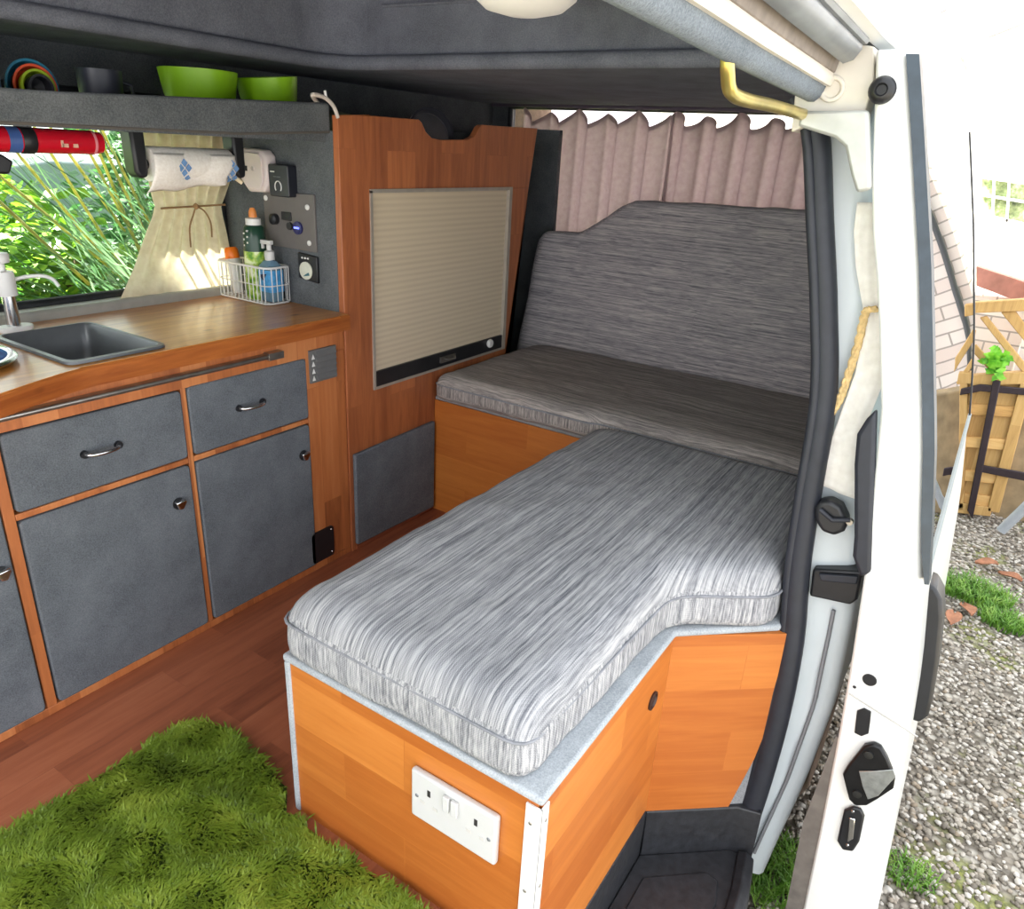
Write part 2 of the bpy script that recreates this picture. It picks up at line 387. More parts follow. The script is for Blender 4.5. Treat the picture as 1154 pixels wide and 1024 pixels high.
# black moulded step inside the door
b = MB()
b.prism([V((x, y, -.235)) for x, y in ((.0, .312), (1.044, .312), (1.160, .172), (1.172, .128), (1.10, .112), (.0, .075))], (0, 0, .03))
b.prism([V((x, y, -.206)) for x, y in ((.0, .285), (1.000, .285), (1.082, .190), (1.078, .165), (1.03, .152), (.0, .125))], (0, 0, .006))
b.prism([V((x, y, -.235)) for x, y in ((1.044, .312), (1.160, .172), (1.172, .128), (1.188, .135), (1.182, .182), (1.062, .325))], (0, 0, .142))
b.box(.0, 1.05, .3125, .328, -.235, -.092)
b.loft([[V((x, y+w_, z)) for w_, z in ((-.02, -.232), (-.016, -.195), (.0, -.186), (.016, -.195), (.018, -.232))] for x, y in ((0, .085), (.9, .108), (1.08, .124), (1.16, .138))], True, True)
for k in range(2): b.box(.94-.4*k, .985-.4*k, .128, .150, -.201, -.190)
tag(b.build('door_step', STEPM, bevel=.012, seg=3), 'black moulded plastic step well beside the wooden seat box in the doorway', 'step')

# ------------------------------------------------------------------ kitchen unit
kc = thing('kitchen_cabinet', 'long low kitchen cabinet with grey carpeted drawers and doors framed in wood', 'cabinet', (.6, 1.5, 0))
b = MB()
X0, XA, XB, XC, XR = .0, .4885, .8415, 1.163, 1.288
b.box(X0, XR, YK, YK+.018, 0, .018); b.box(X0, XR, YK, YK+.018, .578, .634)
for a, c_ in ((XA-.009, XA+.010), (XB-.006, XB+.006), (XC, XR)): b.box(a, c_, YK, YK+.018, .018, .578)
b.box(XA+.0102, XB-.0062, YK+.0004, YK+.018, .415, .427).box(XB+.0062, XC-.0002, YK+.0004, YK+.018, .415, .427)
b.box(X0, XR, YK+.018, 1.70, 0, .018).box(XR-.016, XR, YK+.018, 1.70, .018, .634).box(X0, XR-.016, 1.69, 1.70, .018, .634)
b.build('carcass', CABW, kc, bevel=.0015)
def front(name, x0, x1, z0, z1):
    o = MB().prism(onY([V((p.x, p.y, 0)) for p in rrect((x0+x1)/2, (z0+z1)/2, (x1-x0)/2, (z1-z0)/2, .008, 3)], YK-.004), (0, .02, 0)).build(name, GREYD, kc, bevel=.003); return o
def bar_handle(par, a, c_):
    b = MB(); a = V(a); c_ = V(c_); m1 = a.lerp(c_, .12); m2 = a.lerp(c_, .88); o_ = V((0, -.018, 0))
    b.tube(smoothpath([a, m1+o_*.8, a.lerp(c_, .5)+o_*1.1, m2+o_*.8, c_], 5), [.004]*21, 8)
    h = b.build('handle', CHROME, par)
    for e_ in (a, c_): MB().lathe([(.008, 0), (.007, .006)], e_, (0, -1, 0), 12).build('handle_foot', BLACK, h)
def catch(par, p):
    b = MB(); p = V(p)
    b.prism([p+V((dx, -.002, dz)) for dx, dz in ((-.012, .008), (.012, .010), (.013, .002), (.004, -.012), (-.006, -.010))], (0, -.012, 0))
    b.build('knob', CHROME, par, bevel=.003); MB().lathe([(.013, 0), (.013, .003)], p+V((0, -.001, 0)), (0, -1, 0), 14).build('knob_plate', BLACK, par)
FY = YK-.004
d = front('drawer', XA+.013, XB-.008, .430, .575); bar_handle(d, (.628, FY, .502), (.692, FY, .502))
d = front('drawer', XB+.008, XC-.002, .430, .578); bar_handle(d, (.965, FY, .505), (1.028, FY, .505))
d = front('door', XA+.013, XB-.008, .020, .413); catch(d, (.797, FY, .338))
d = front('door', XB+.008, XC-.002, .020, .413); catch(d, (1.136, FY, .340))
d = front('door', .12, XA-.012, .020, .575); catch(d, (.456, FY, .333))
# rail under the worktop edge
b = MB().tube([V((.1, YK-.013, .606)), V((1.06, YK-.013, .606))], .0055, 10).box(1.045, 1.085, YK-.02, YK, .598, .614)
b.box(.1, 1.06, YK-.010, YK-.001, .601, .611)
b.build('rail', STEEL, kc)
# louvred vent with four pale pointers
vt = MB().box(1.172, 1.256, YK-.006, YK, .514, .594)
for k in range(5): vt.prism([V((1.190, YK-.006, .522+.014*k)), V((1.190, YK-.012, .522+.014*k)), V((1.190, YK-.006, .533+.014*k))], (.062, 0, 0))
vt = vt.build('vent', plain('grey_vent_plastic', hexc(104, 104, 104), .5, var=.1), kc, sharp=15)
b = MB()
for k in range(4): b.prism([V((1.176, YK-.0065, .520+.0175*k)), V((1.186, YK-.0065, .520+.0175*k)), V((1.181, YK-.0065, .532+.0175*k))], (0, -.001, 0))
b.build('pointer_mark', WHITE, vt)
bp = MB().prism(onY([V((p.x, p.y, 0)) for p in rrect(1.186, .068, .038, .044, .010, 4)], YK-.004), (0, .006, 0)).build('floor_vent', BLACK, kc)
for x, z in ((1.216, .102), (1.216, .035)): MB().lathe([(.003, 0), (.002, .0015)], (x, YK-.004, z), (0, -1, 0), 8).build('screw', CHROME, bp)

# ------------------------------------------------------------------ worktop + sink
SX0, SX1, SY0, SY1 = .632, .818, 1.322, 1.598
b = MB(); WB = 1.688
left = [(0, 1.16), (.35, 1.205), (.46, 1.240), (.54, 1.271), (.60, 1.291), (SX0+.006, 1.3000), (SX0+.006, WB), (0, WB)]
b.prism([V((x, y, ZW-.03)) for x, y in left], (0, 0, .03))
b.box(SX1-.006, 1.288, 1.304, WB, ZW-.03, ZW).box(SX0+.006, SX1-.006, 1.304, SY0+.006, ZW-.03, ZW).box(SX0+.006, SX1-.006, SY1-.006, WB, ZW-.03, ZW)
wt = b.build('worktop', TOPW); tag(wt, 'varnished knotty pine worktop with the sink set in it under the window', 'worktop')
fl = [V((0, 1.16, 0)), V((.35, 1.205, 0)), V((.46, 1.240, 0)), V((.54, 1.271, 0)), V((.60, 1.291, 0)), V((.66, 1.3035, 0)), V((1.288, 1.3035, 0))]
b = MB(); loops = []
for p in fl: loops.append([V((p.x, p.y, ZW-.001)), V((p.x, p.y-.004, ZW-.004)), V((p.x, p.y-.004, ZW-.037)), V((p.x, p.y+.016, ZW-.037)), V((p.x, p.y+.004, ZW-.03))])
b.loft(loops, True, True); b.build('edge_strip', LIPW, wt)
sk = thing('sink', 'small square grey sink with a raised rim set in the worktop', 'sink', ((SX0+SX1)/2, (SY0+SY1)/2, ZW-.13))
cx, cy, hx, hy = (SX0+SX1)/2, (SY0+SY1)/2, (SX1-SX0)/2, (SY1-SY0)/2
b = MB(); R_ = lambda i, z, r: rrect(cx, cy, hx-i, hy-i, r, 5, z)
b.loft([R_(.007, ZW-.004, .018), R_(-.003, ZW+.001, .02), R_(-.002, ZW+.006, .02), R_(.006, ZW+.007, .018), R_(.010, ZW+.002, .016), R_(.014, ZW-.05, .016), R_(.018, ZW-.095, .02), R_(.028, ZW-.105, .022), R_(.07, ZW-.107, .02)], False, True)
b.build('bowl', plain('grey_composite_sink', hexc(96, 100, 104), .35, .25, var=.06), sk, sharp=50)
dx, dy = .695, 1.50
b = MB().lathe([(.024, 0), (.024, .003), (.019, .004), (.017, .001), (.0, .001)], (dx, dy, ZW-.1068), n=24)
dr = b.build('drain', CHROME, sk)
MB().lathe([(.0165, 0), (.0165, .0012)], (dx, dy, ZW-.1055), n=20).build('drain_grid', BLACK, dr)
# tap
tp = thing('tap', 'white pump tap with a thin curved spout behind the sink', 'tap', (.69, 1.632, ZW))
TY = 1.632
b = MB().prism(rrect(.690, TY, .033, .020, .0195, 6, ZW), (0, 0, .012)); b.build('base_plate', WHITE, tp, bevel=.003)
pb = at(30, 368, 1, TY); pt = at(18, 300, 1, TY); axx = (V((.686, TY, ZW+.012)), V((.686, TY, .812)))
b = MB().lathe([(.0125, .012), (.0125, .075)], (.688, TY, ZW), n=18); b.build('stem', CHROME, tp)
b = MB().lathe([(.018, .072), (.0185, .076), (.0185, .115), (.0175, .119), (.008, .120)], (.687, TY, ZW), n=20); b.build('body', WHITE, tp)
b = MB().lathe([(.007, .118), (.007, .134), (.016, .136), (.017, .139), (.017, .150), (.015, .154), (0.004, .155)], (.686, TY, ZW), n=20); b.build('pump_knob', WHITE, tp)
b = MB().tube(smoothpath([V((.70, TY, ZW+.100)), V((.722, TY-.01, ZW+.106)), V((.745, TY-.03, ZW+.108)), V((.757, TY-.043, ZW+.102)), V((.763, TY-.05, ZW+.088))], 4), .0038, 8); b.build('spout', WHITE, tp)
# round blue lidded thing at the left end of the worktop
pl = thing('hob_lid', 'round blue patterned lid with a silver rim at the left end of the worktop', 'lid', (.49, 1.465, ZW))
b = MB().lathe([(.098, .0), (.112, .004), (.115, .010), (.110, .014), (.100, .013), (.098, .010)], (.49, 1.465, ZW), n=40); b.build('rim', CHROME, pl)
t = NT('blue_pattern'); vo = t.n('ShaderNodeTexVoronoi'); vo.inputs['Scale'].default_value = 60; t.l(t.coord(), vo.inputs['Vector'])
t.setp(t.ramp(vo.outputs['Distance'], [(.10, hexc(120, 180, 225)), (.3, hexc(30, 105, 185)), (.7, hexc(14, 60, 140))]), .65, 0, .2)
b = MB().lathe([(.101, .008), (.099, .013), (.05, .016), (.0, .0165)], (.49, 1.465, ZW), n=40); b.build('disc', t.m, pl)

# ------------------------------------------------------------------ tall cupboard
tc = thing('tall_cupboard', 'tall wooden cupboard with a cream roller shutter and a notched top edge', 'cupboard', (1.7, 1.5, 0))
RX0, RX1, RZ0, RZ1 = 1.388, 1.998, .452, .948
TX1 = lambda z: 2.02+(z-.45)*.167
def zx(z): return V((TX1(z), YK, z))
b = MB(); E = V((0, .018, 0)); Yt = YK-.004
def q(*pts): b.prism([V((x, Yt, z)) for x, z in pts], E)
q((1.29, 0), (RX0, 0), (RX0, 1.113), (1.29, 1.108)); q((RX0, 0), (RX1, 0), (RX1, RZ0), (RX0, RZ0))
q((RX1, 0), (TX1(0), 0), (TX1(RZ1), RZ1), (RX1, RZ1))
# top board with the notch
top = [(RX0, RZ1), (TX1(RZ1), RZ1), (2.135, 1.122), (1.840, 1.117), (1.826, 1.110), (1.805, 1.086), (1.775, 1.076), (1.66, 1.071), (1.62, 1.074), (1.595, 1.088), (1.580, 1.108), (1.568, 1.115), (RX0, 1.113)]
q(*top)
b.build('front_panel', TALLW, tc, bevel=.0015)
b = MB().box(1.290, 1.306, YK+.014, 1.742, ZW, 1.075).box(1.290, 1.306, YK+.014, 1.69, 0, ZW)
b.build('end_panel', GREY, tc)
MB().prism([V((2.0, Yt+.018, 0)), V((2.02, Yt+.018, .45)), V((2.125, Yt+.018, 1.10)), V((2.108, Yt+.018, 1.10)), V((2.0, Yt+.018, .45)), V((1.985, Yt+.018, 0))], (0, .40, 0)).build('end_panel', GREY, tc)
MB().box(1.306, 2.02, YK+.02, 1.74, .985, 1.0).build('shelf', GREYD, tc)
t = NT('cream_roller_slats'); wv = t.n('ShaderNodeTexWave', wave_type='BANDS', bands_direction='Z'); wv.inputs['Scale'].default_value = 21; wv.inputs['Distortion'].default_value = .0
t.l(t.coord(), wv.inputs['Vector']); nz = t.noise(t.coord(scale=(4, 4, 120)), 1, 2)
t.setp(t.ramp(t.math('ADD', t.math('MULTIPLY', wv.outputs['Fac'], .5), t.math('MULTIPLY', nz, .5)), [(.15, hexc(204, 187, 160)), (.7, hexc(217, 201, 174))]), .5)
t.bump(wv.outputs['Fac'], .07, .002)
MB().box(RX0+.004, RX1-.010, Yt+.006, Yt+.014, .494, RZ1-.004).build('roller_shutter', t.m, tc)
b = MB(); TR = plain('silver_trim', hexc(178, 170, 158), .4, .35, var=.08)
b.box(RX0-.003, RX0+.005, Yt-.004, Yt+.01, RZ0-.003, RZ1).box(RX1-.009, RX1+.006, Yt-.005, Yt+.01, RZ0-.003, RZ1+.004).box(RX0-.003, RX1+.006, Yt-.004, Yt+.01, RZ1-.005, RZ1+.004).box(RX0, RX1, Yt-.003, Yt+.01, RZ0-.004, RZ0+.003)
b.build('shutter_frame', TR, tc)
bb = MB().box(RX0+.004, RX1-.009, Yt-.001, Yt+.012, RZ0+.003, .496).build('bottom_bar', BLACK, tc)
b = MB().box(1.665, 1.735, Yt-.006, Yt-.001, .466, .484).tube([V((1.68, Yt-.006, .478)), V((1.69, Yt-.016, .474)), V((1.72, Yt-.016, .474)), V((1.73, Yt-.006, .478))], .003, 8)
b.build('pull', STEEL, bb)
b = MB().lathe([(.012, 0), (.014, .004), (.012, .010), (.004, .012)], (1.915, Yt-.001, .482), (0, -1, 0), 16); b.build('white_button', WHITE, bb)
front_ = MB().prism([V((x, Yt-.001, z)) for x, z in ((1.300, .022), (1.632, .012), (1.632, .296), (1.300, .291))], (0, -.012, 0)).build('lower_door', GREYD, tc, bevel=.003)
MB().box(1.306, 1.63, Yt-.003, Yt+.001, .0, .012).build('plinth', FLOORW, tc)

# things fixed on the cupboard's grey end (plane X = 1.29)
EX = 1.290
def plate(name, y0, y1, z0, z1, th, mat, r=.006, parent=None, X=EX):
    return MB().prism(onX(rrect((y0+y1)/2, (z0+z1)/2, abs(y1-y0)/2, abs(z1-z0)/2, r, 4), X), (-th, 0, 0)).build(name, mat, parent, bevel=min(.002, th*.3))
co2 = thing('alarm', 'white gas alarm box with a clipped corner on the grey panel below the shelf', 'alarm', (EX, 1.575, .93))
PINKW = plain('aged_white_plastic', hexc(226, 214, 212), .4, var=.02)
out_ = [(1.530, .948), (1.530, 1.012), (1.545, 1.026), (1.612, 1.028), (1.628, 1.012), (1.628, .955), (1.600, .928), (1.545, .930)]
MB().prism(onX([V(p).to_3d() for p in out_], EX), (-.034, 0, 0)).build('body', PINKW, co2, bevel=.006, seg=3)
ins = [(1.540, .955), (1.540, 1.008), (1.550, 1.018), (1.608, 1.020), (1.619, 1.008), (1.619, .960), (1.595, .938), (1.550, .938)]
fp = MB().prism(onX([V(p).to_3d() for p in ins], EX-.034), (-.005, 0, 0)).build('face', PINKW, co2, bevel=.003)
MB().box(EX-.0405, EX-.038, 1.592, 1.610, .976, .988).build('display', BLACK, co2)
MB().lathe([(.006, 0), (.005, .002)], (EX-.039, 1.572, .983), (-1, 0, 0), 14).build('button', plain('grey_button', hexc(196, 186, 184), .5), co2)
th = thing('control_box', 'small black controller with a pale ring mark beside the white alarm', 'controller', (EX, 1.495, .925))
plate('case', 1.462, 1.530, .924, .996, .028, plain('navy_black_plastic', hexc(30, 33, 42), .4, var=.15), .004, th)
b = MB().tube([V((EX-.029, 1.497+.011*math.cos(R(a)), .946+.013*math.sin(R(a)))) for a in range(-40, 240, 20)], .0014, 6); b.build('ring_mark', WHITE, th)
MB().box(EX-.0292, EX-.028, 1.508, 1.522, .978, .981).build('text_mark', WHITE, th)
MB().box(EX-.0292, EX-.028, 1.488, 1.512, .968, .969).build('line_mark', GALV, th)
cp = thing('switchboard', 'square grey switch panel with round white screw caps and a blue lit socket', 'switch panel', (EX, 1.49, .8))
PG = plain('grey_panel_board', hexc(104, 100, 98), .6, var=.05)
MB().prism(onX([V((1.582, .930, 0)), V((1.402, .935, 0)), V((1.402, .802, 0)), V((1.582, .802, 0))], EX), (-.006, 0, 0)).build('board', PG, cp, bevel=.0015)
for y, z in ((1.572, .915), (1.425, .905), (1.424, .822)):
    MB().lathe([(.0065, 0), (.0065, .002), (.004, .0035)], (EX-.006, y, z), (-1, 0, 0), 14).build('screw_cap', WHITE, cp)
MB().box(EX-.010, EX-.006, 1.482, 1.516, .868, .888).build('switch', BLACK, cp, bevel=.001)
MB().lathe([(.013, 0), (.013, .012), (.010, .014)], (EX-.006, 1.540, .868), (-1, 0, 0), 16).build('socket', BLACK, cp)
MB().lathe([(.009, 0), (.009, .006)], (EX-.006, 1.488, .856), (-1, 0, 0), 16).build('socket', BLACK, cp)
MB().lathe([(.0155, 0), (.0155, .005), (.012, .006)], (EX-.006, 1.460, .854), (-1, 0, 0), 20).build('charging_socket', plain('navy_plastic', hexc(30, 32, 90), .3), cp)
t = NT('blue_led'); t.setp((.02, .02, .2, 1), .3); t.b.inputs['Emission Color'].default_value = (.12, .15, 1, 1); t.b.inputs['Emission Strength'].default_value = 2.5
MB().box(EX-.0135, EX-.012, 1.4515, 1.4685, .8525, .8565).build('blue_light', t.m, cp)
mg = thing('gauge', 'small black meter with a round pale dial under the switch panel', 'gauge', (EX, 1.435, .73))
MB().prism(onX([V((1.467, .796, 0)), V((1.400, .792, 0)), V((1.400, .728, 0)), V((1.467, .734, 0))], EX), (-.008, 0, 0)).build('case', BLACK, mg, bevel=.002)
MB().lathe([(.0215, 0), (.0215, .003), (.018, .004)], (EX-.008, 1.438, .755), (-1, 0, 0), 24).build('dial', plain('pale_dial', hexc(214, 216, 200), .4), mg)
MB().prism(onX([V((1.445, .741, 0)), V((1.423, .745, 0)), V((1.426, .752, 0)), V((1.436, .747, 0))], EX-.012), (-.001, 0, 0)).build('dial_sector', plain('dial_green', hexc(60, 110, 120), .5), mg)
for k in range(3): MB().lathe([(.0028, 0), (.002, .002)], (EX-.008, 1.450-.010*k, .785), (-1, 0, 0), 10).build('indicator', WHITE, mg)

# wire basket with its bottles
bk = thing('wire_basket', 'white wire basket hung on the grey panel behind the worktop corner', 'basket', (1.25, 1.62, ZW))
by0, by1, bx0, bx1, bz0, bz1 = 1.497, 1.690, 1.208, 1.284, ZW+.004, .758
b = MB(); rim = lambda z, i=0: rrect((bx0+bx1)/2, (by0+by1)/2, (bx1-bx0)/2-i, (by1-by0)/2-i, .02, 4, z)
b.tube(rim(bz1), .0028, 8, True); b.tube(rim(bz0), .0022, 6, True); b.tube(rim((bz0+bz1)/2), .0014, 6, True)
b.build('rim', WHITE, bk)
b = MB(); N = 13
for k in range(N):
    y = by0+.01+(by1-by0-.02)*k/(N-1)
    b.tube([V((bx0, y, bz1)), V((bx0, y, bz0)), V((bx1, y, bz0)), V((bx1, y, bz1))], .0013, 6)
for k in range(1, 5):
    x = bx0+(bx1-bx0)*k/5
    b.tube([V((x, by0, bz1)), V((x, by0, bz0)), V((x, by1, bz0)), V((x, by1, bz1))], .0013, 6)
b.build('wires', WHITE, bk)
bzf = bz0+.0015
ob = thing('bottle', 'white bottle with an orange cap leaning in the wire basket', 'bottle', (1.242, 1.652, bzf), 'bottles in the wire basket')
b = MB(); b.x = Matrix.Translation((1.242, 1.652, bzf)) @ Matrix.Rotation(R(-9), 4, 'X')
b.lathe([(.013, .004), (.014, .010), (.016, .05), (.018, .085), (.016, .09)], (0, 0, 0), n=18); b.build('body', WHITE, ob)
b = MB(); b.x = Matrix.Translation((1.242, 1.652, bzf)) @ Matrix.Rotation(R(-9), 4, 'X')
b.lathe([(.017, .090), (.018, .093), (.017, .112), (.013, .118)], (0, 0, 0), n=18); b.build('cap', plain('orange_cap', hexc(240, 120, 20), .4), ob)
gb = thing('bottle', 'tall green washing-up bottle with an orange nozzle in the wire basket', 'bottle', (1.245, 1.578, bzf), 'bottles in the wire basket')
GL = NT('green_label'); nz = GL.noise(GL.coord(), 45, 2); GL.setp(GL.ramp(nz, [(.38, hexc(96, 150, 40)), (.5, hexc(170, 200, 80)), (.62, hexc(226, 236, 190))]), .35)
cg = (1.245, 1.578, bzf)
MB().lathe([(.026, 0), (.028, .004), (.0285, .118)], cg, n=24).build('label', GL.m, gb)
MB().lathe([(.028, .118), (.027, .150), (.024, .175), (.019, .180)], cg, n=24).build('body', plain('dark_green_plastic', hexc(24, 62, 46), .3), gb)
MB().lathe([(.0185, .178), (.0185, .195), (.010, .198)], cg, n=18).build('collar', WHITE, gb)
MB().lathe([(.009, .196), (.010, .200), (.009, .212), (.005, .220)], cg, n=14).build('nozzle', plain('orange_nozzle', hexc(226, 140, 70), .4), gb)
b = MB()
for k in range(6): b.box(cg[0]-.0272, cg[0]-.022, cg[1]+(-.008 if k % 2 else .004), cg[1]+(-.004 if k % 2 else .008), bzf+.130+.007*k, bzf+.134+.007*k)
b.build('lettering', WHITE, gb)
sb = thing('bottle', 'clear soap dispenser with blue label and white pump in the wire basket', 'bottle', (1.246, 1.527, bzf), 'bottles in the wire basket')
cs = (1.246, 1.527)
CL = NT('clear_blue_soap'); CL.setp(hexc(150, 190, 215), .12); CL.b.inputs['Transmission Weight'].default_value = .55
MB().loft([rrect(*cs, .021-i, .025-i, .010, 4, bzf+z) for i, z in ((.003, 0), (0, .004), (0, .085), (.008, .098), (.013, .102))], True, True).build('body', CL.m, sb)
MB().loft([rrect(*cs, .0222, .0262, .010, 4, bzf+z) for z in (.025, .078)], False, False).build('label', plain('blue_label', hexc(70, 150, 205), .35, var=.25, scale=70), sb)
MB().prism([V((cs[0]-.0228, cs[1]+.016, bzf+.066)), V((cs[0]-.0228, cs[1]-.012, bzf+.070)), V((cs[0]-.0228, cs[1]+.002, bzf+.052))], (-.0006, 0, 0)).build('badge', plain('navy_badge', hexc(20, 40, 80), .4), sb)
TP = plain('translucent_white', hexc(206, 206, 204), .35)
b = MB().lathe([(.012, .100), (.012, .122), (.006, .124), (.006, .138)], (*cs, bzf), n=16); b.box(cs[0]-.006, cs[0]+.006, cs[1]-.010, cs[1]+.028, bzf+.138, bzf+.148); b.box(cs[0]-.004, cs[0]+.004, cs[1]+.020, cs[1]+.028, bzf+.126, bzf+.140)
b.build('pump', TP, sb, bevel=.0015)

# ------------------------------------------------------------------ overhead shelf and its load
SF, SB, SZ0 = 1.345, 1.695, 1.047
sh = thing('overhead_shelf', 'long grey carpeted overhead shelf with a raised lip above the window', 'shelf', (.6, 1.55, SZ0))
MB().box(-.6, 1.30, SF+.015, SB, SZ0+.004, SZ0+.022).build('base_board', GREY, sh)
b = MB().prism([V((-.6, SF, SZ0)), V((1.05, SF, SZ0+.012)), V((1.292, SF, SZ0+.026)), V((1.292, SF, 1.132)), V((.7, SF, 1.106)), V((-.6, SF, 1.08))], (0, .016, 0)); b.build('lip', GREY, sh, bevel=.005, seg=3)
MB().tube([V((-.6, SF+.004, SZ0)), V((1.05, SF+.004, SZ0+.012)), V((1.29, SF+.004, SZ0+.026))], .0035, 6).build('edge_piping', plain('dark_piping', hexc(86, 82, 78), .7), sh)
SZ = SZ0+.022
GRN = plain('lime_plastic', hexc(128, 178, 20), .4, var=.06)
def bowl(loc, rx, h, label, mat, tilt=0, group=None):
    b = MB(); b.x = Matrix.Translation(loc) @ Matrix.Rotation(tilt, 4, 'Y')
    pr = [(.45*rx, 0), (.50*rx, .002), (.72*rx, h*.22), (.90*rx, h*.55), (rx, h), (.965*rx, h), (.86*rx, h*.55), (.66*rx, h*.26), (.40*rx, .006)]
    b.lathe(pr, (0, 0, 0), n=36); o = b.build('bowl', mat, sharp=60); return tag(o, label, 'bowl', group)
bowl(V((1.085, 1.515, SZ+.001)), .079, .106, 'larger bright lime green plastic bowl on the overhead shelf', GRN, 0, 'lime bowls on the shelf')
bowl(V((1.253, 1.49, SZ+.008)), .068, .102, 'smaller tilted lime green bowl nearest the cupboard on the overhead shelf', GRN, R(-7), 'lime bowls on the shelf')
# nested bowls lying on their side, rims towards the door; the dark innermost is painted shade
nc = V((at(38, 97, 1, 1.50).x, 1.50, SZ+.0455))
for k, (nm, c_, r_, lb) in enumerate((('teal', hexc(30, 120, 150), .045, 'teal blue bowl, outermost of the rainbow row lying on the shelf'), ('orange', hexc(226, 84, 44), .037, 'orange red bowl lying between the teal and lime ones on the shelf'), ('lime', hexc(160, 186, 30), .029, 'yellow green bowl inside the orange one lying on the shelf'), ('shaded', hexc(40, 40, 46), .021, 'charcoal bowl added for the shade inside the lime one'))):
    b = MB(); b.x = Matrix.Translation((nc.x, 1.515-.010*k, nc.z)) @ Matrix.Rotation(R(90), 4, 'X')
    b.lathe([(.35*r_, -.022), (.8*r_, -.012), (r_, .012), (r_-.004, .012), (.72*r_, -.008), (0, -.014)], (0, 0, 0), n=40)
    tag(b.build('nested_bowl', plain(nm+'_bowl_plastic', c_, .4)), lb, 'bowl', 'rainbow bowls lying on the shelf')
b = MB().lathe([(.034, 0), (.036, .003), (.039, .085), (.036, .085), (.033, .006), (0, .006)], (.862, 1.50, SZ+.0005), n=24)
mgk = b.build('mug', plain('dark_blue_mug', hexc(46, 49, 60), .4)); tag(mgk, 'dark blue grey mug in the shadow of the shelf beside the coloured plates', 'mug')
b = MB().tube([V((.862+.037, 1.50, SZ+.070)), V((.92, 1.495, SZ+.064)), V((.925, 1.495, SZ+.035)), V((.899, 1.50, SZ+.022))], .004, 8); b.build('handle', plain('mug_handle', hexc(46, 49, 60), .4), mgk)
b = MB().lathe([(.036, 0), (.037, .06), (.034, .075), (.036, .08), (.036, .10), (.02, .104)], (.648, 1.50, SZ+.0005), n=24)
jr = b.build('jar', plain('pale_blue_jar', hexc(120, 150, 190), .3)); tag(jr, 'pale blue jar cut by the left edge of the photo on the shelf', 'jar')
MB().lathe([(.038, .10), (.038, .118), (.03, .121)], (.648, 1.50, SZ+.0005), n=24).build('lid', plain('grey_lid', hexc(100, 100, 104), .5), jr)
# strap loop and cloth on top of the cupboard
b = MB().tube(smoothpath([V((1.272, 1.362, 1.160-.030)), at(352, 108, 1, 1.33)+V((.0, 0, .002)), at(366, 110, 1, 1.325), at(376, 120, 1, 1.318), at(381, 133, 1, 1.314)], 5), .0045, 8)
st = b.build('strap', plain('pale_webbing', hexc(196, 186, 176), .7)); tag(st, 'pale curved strap at the corner where the shelf meets the cupboard', 'strap')
b = MB().tube([at(368, 112, 1, 1.325), at(366, 102, 1, 1.325)], .003, 6); b.build('tag_end', WHITE, st)
def lump(name, c_, r_, mat, label, cat, amp=.2, seed=0):
    b = MB(); n1, n2 = 28, 14
    vs = []
    for j in range(n2+1):
        for i in range(n1):
            a = 2*math.pi*i/n1; e = math.pi*j/n2-math.pi/2
            d_ = V((math.cos(e)*math.cos(a), math.cos(e)*math.sin(a), math.sin(e)))
            k = 1+amp*noise.noise(d_*1.7+V((seed, 0, 0)))
            vs.append(V((c_[0]+d_.x*r_[0]*k, c_[1]+d_.y*r_[1]*k, max(c_[2]+d_.z*r_[2]*k, c_[2]-r_[2]*.75))))
    fs = [(j*n1+i, j*n1+(i+1) % n1, (j+1)*n1+(i+1) % n1, (j+1)*n1+i) for j in range(n2) for i in range(n1)]
    b.add(vs, fs); return tag(b.build(name, mat, sharp=80), label, cat)
lump('folded_cloth', (1.46, 1.52, 1.052), (.14, .12, .07), plain('olive_cloth', hexc(96, 104, 84), .9, var=.15), 'folded olive grey cloth on top of the tall cupboard', 'cloth', .15, 3)
lump('pink_cloth', (1.375, 1.64, 1.050), (.05, .05, .085), plain('magenta_cloth', hexc(150, 70, 112), .8), 'small magenta cloth bundle on the cupboard top behind the pale strap', 'cloth', .3, 7)
# dark lamp head lying in the notch
sl = thing('spotlight', 'dark round lamp head lying in the notch of the cupboard top', 'lamp', (1.75, 1.46, 1.0))
b = MB(); b.x = Matrix.Translation((1.76, 1.45, 1.080)) @ Matrix.Rotation(R(70), 4, 'X') @ Matrix.Rotation(R(-25), 4, 'Y')
b.lathe([(.02, -.06), (.05, -.045), (.066, 0), (.068, .03), (.062, .03), (.055, .01)], (0, 0, 0), n=28)
b.build('housing', plain('dark_lamp_plastic', hexc(46, 46, 54), .35), sl)
b = MB(); b.x = Matrix.Translation((1.76, 1.45, 1.080)) @ Matrix.Rotation(R(70), 4, 'X') @ Matrix.Rotation(R(-25), 4, 'Y')
b.lathe([(.060, .016), (.03, .006), (.006, -.01)], (0, 0, 0), n=28); b.build('reflector', CHROME, sl)
# ceiling lamp
cl = thing('ceiling_lamp', 'white round dome lamp on the grey lining above the door header', 'lamp', (1.0, .86, 1.30))
LC = at(590, 19, 0, 1.15); LZ = LC.z
MB().lathe([(.088, 0), (.092, -.004), (.092, -.014), (.085, -.018)], (LC.x, LC.y, TZ), n=32).build('base', WHITE, cl)
t = NT('lamp_diffuser'); t.setp(hexc(226, 222, 216), .5); t.b.inputs['Emission Color'].default_value = (1, .95, .88, 1); t.b.inputs['Emission Strength'].default_value = .12
MB().lathe([(.086, TZ-.016), (.090, LZ+.05), (.084, LZ+.026), (.064, LZ+.010), (.03, LZ+.002), (0, LZ)], (LC.x, LC.y, 0), n=36).build('diffuser', t.m, cl)

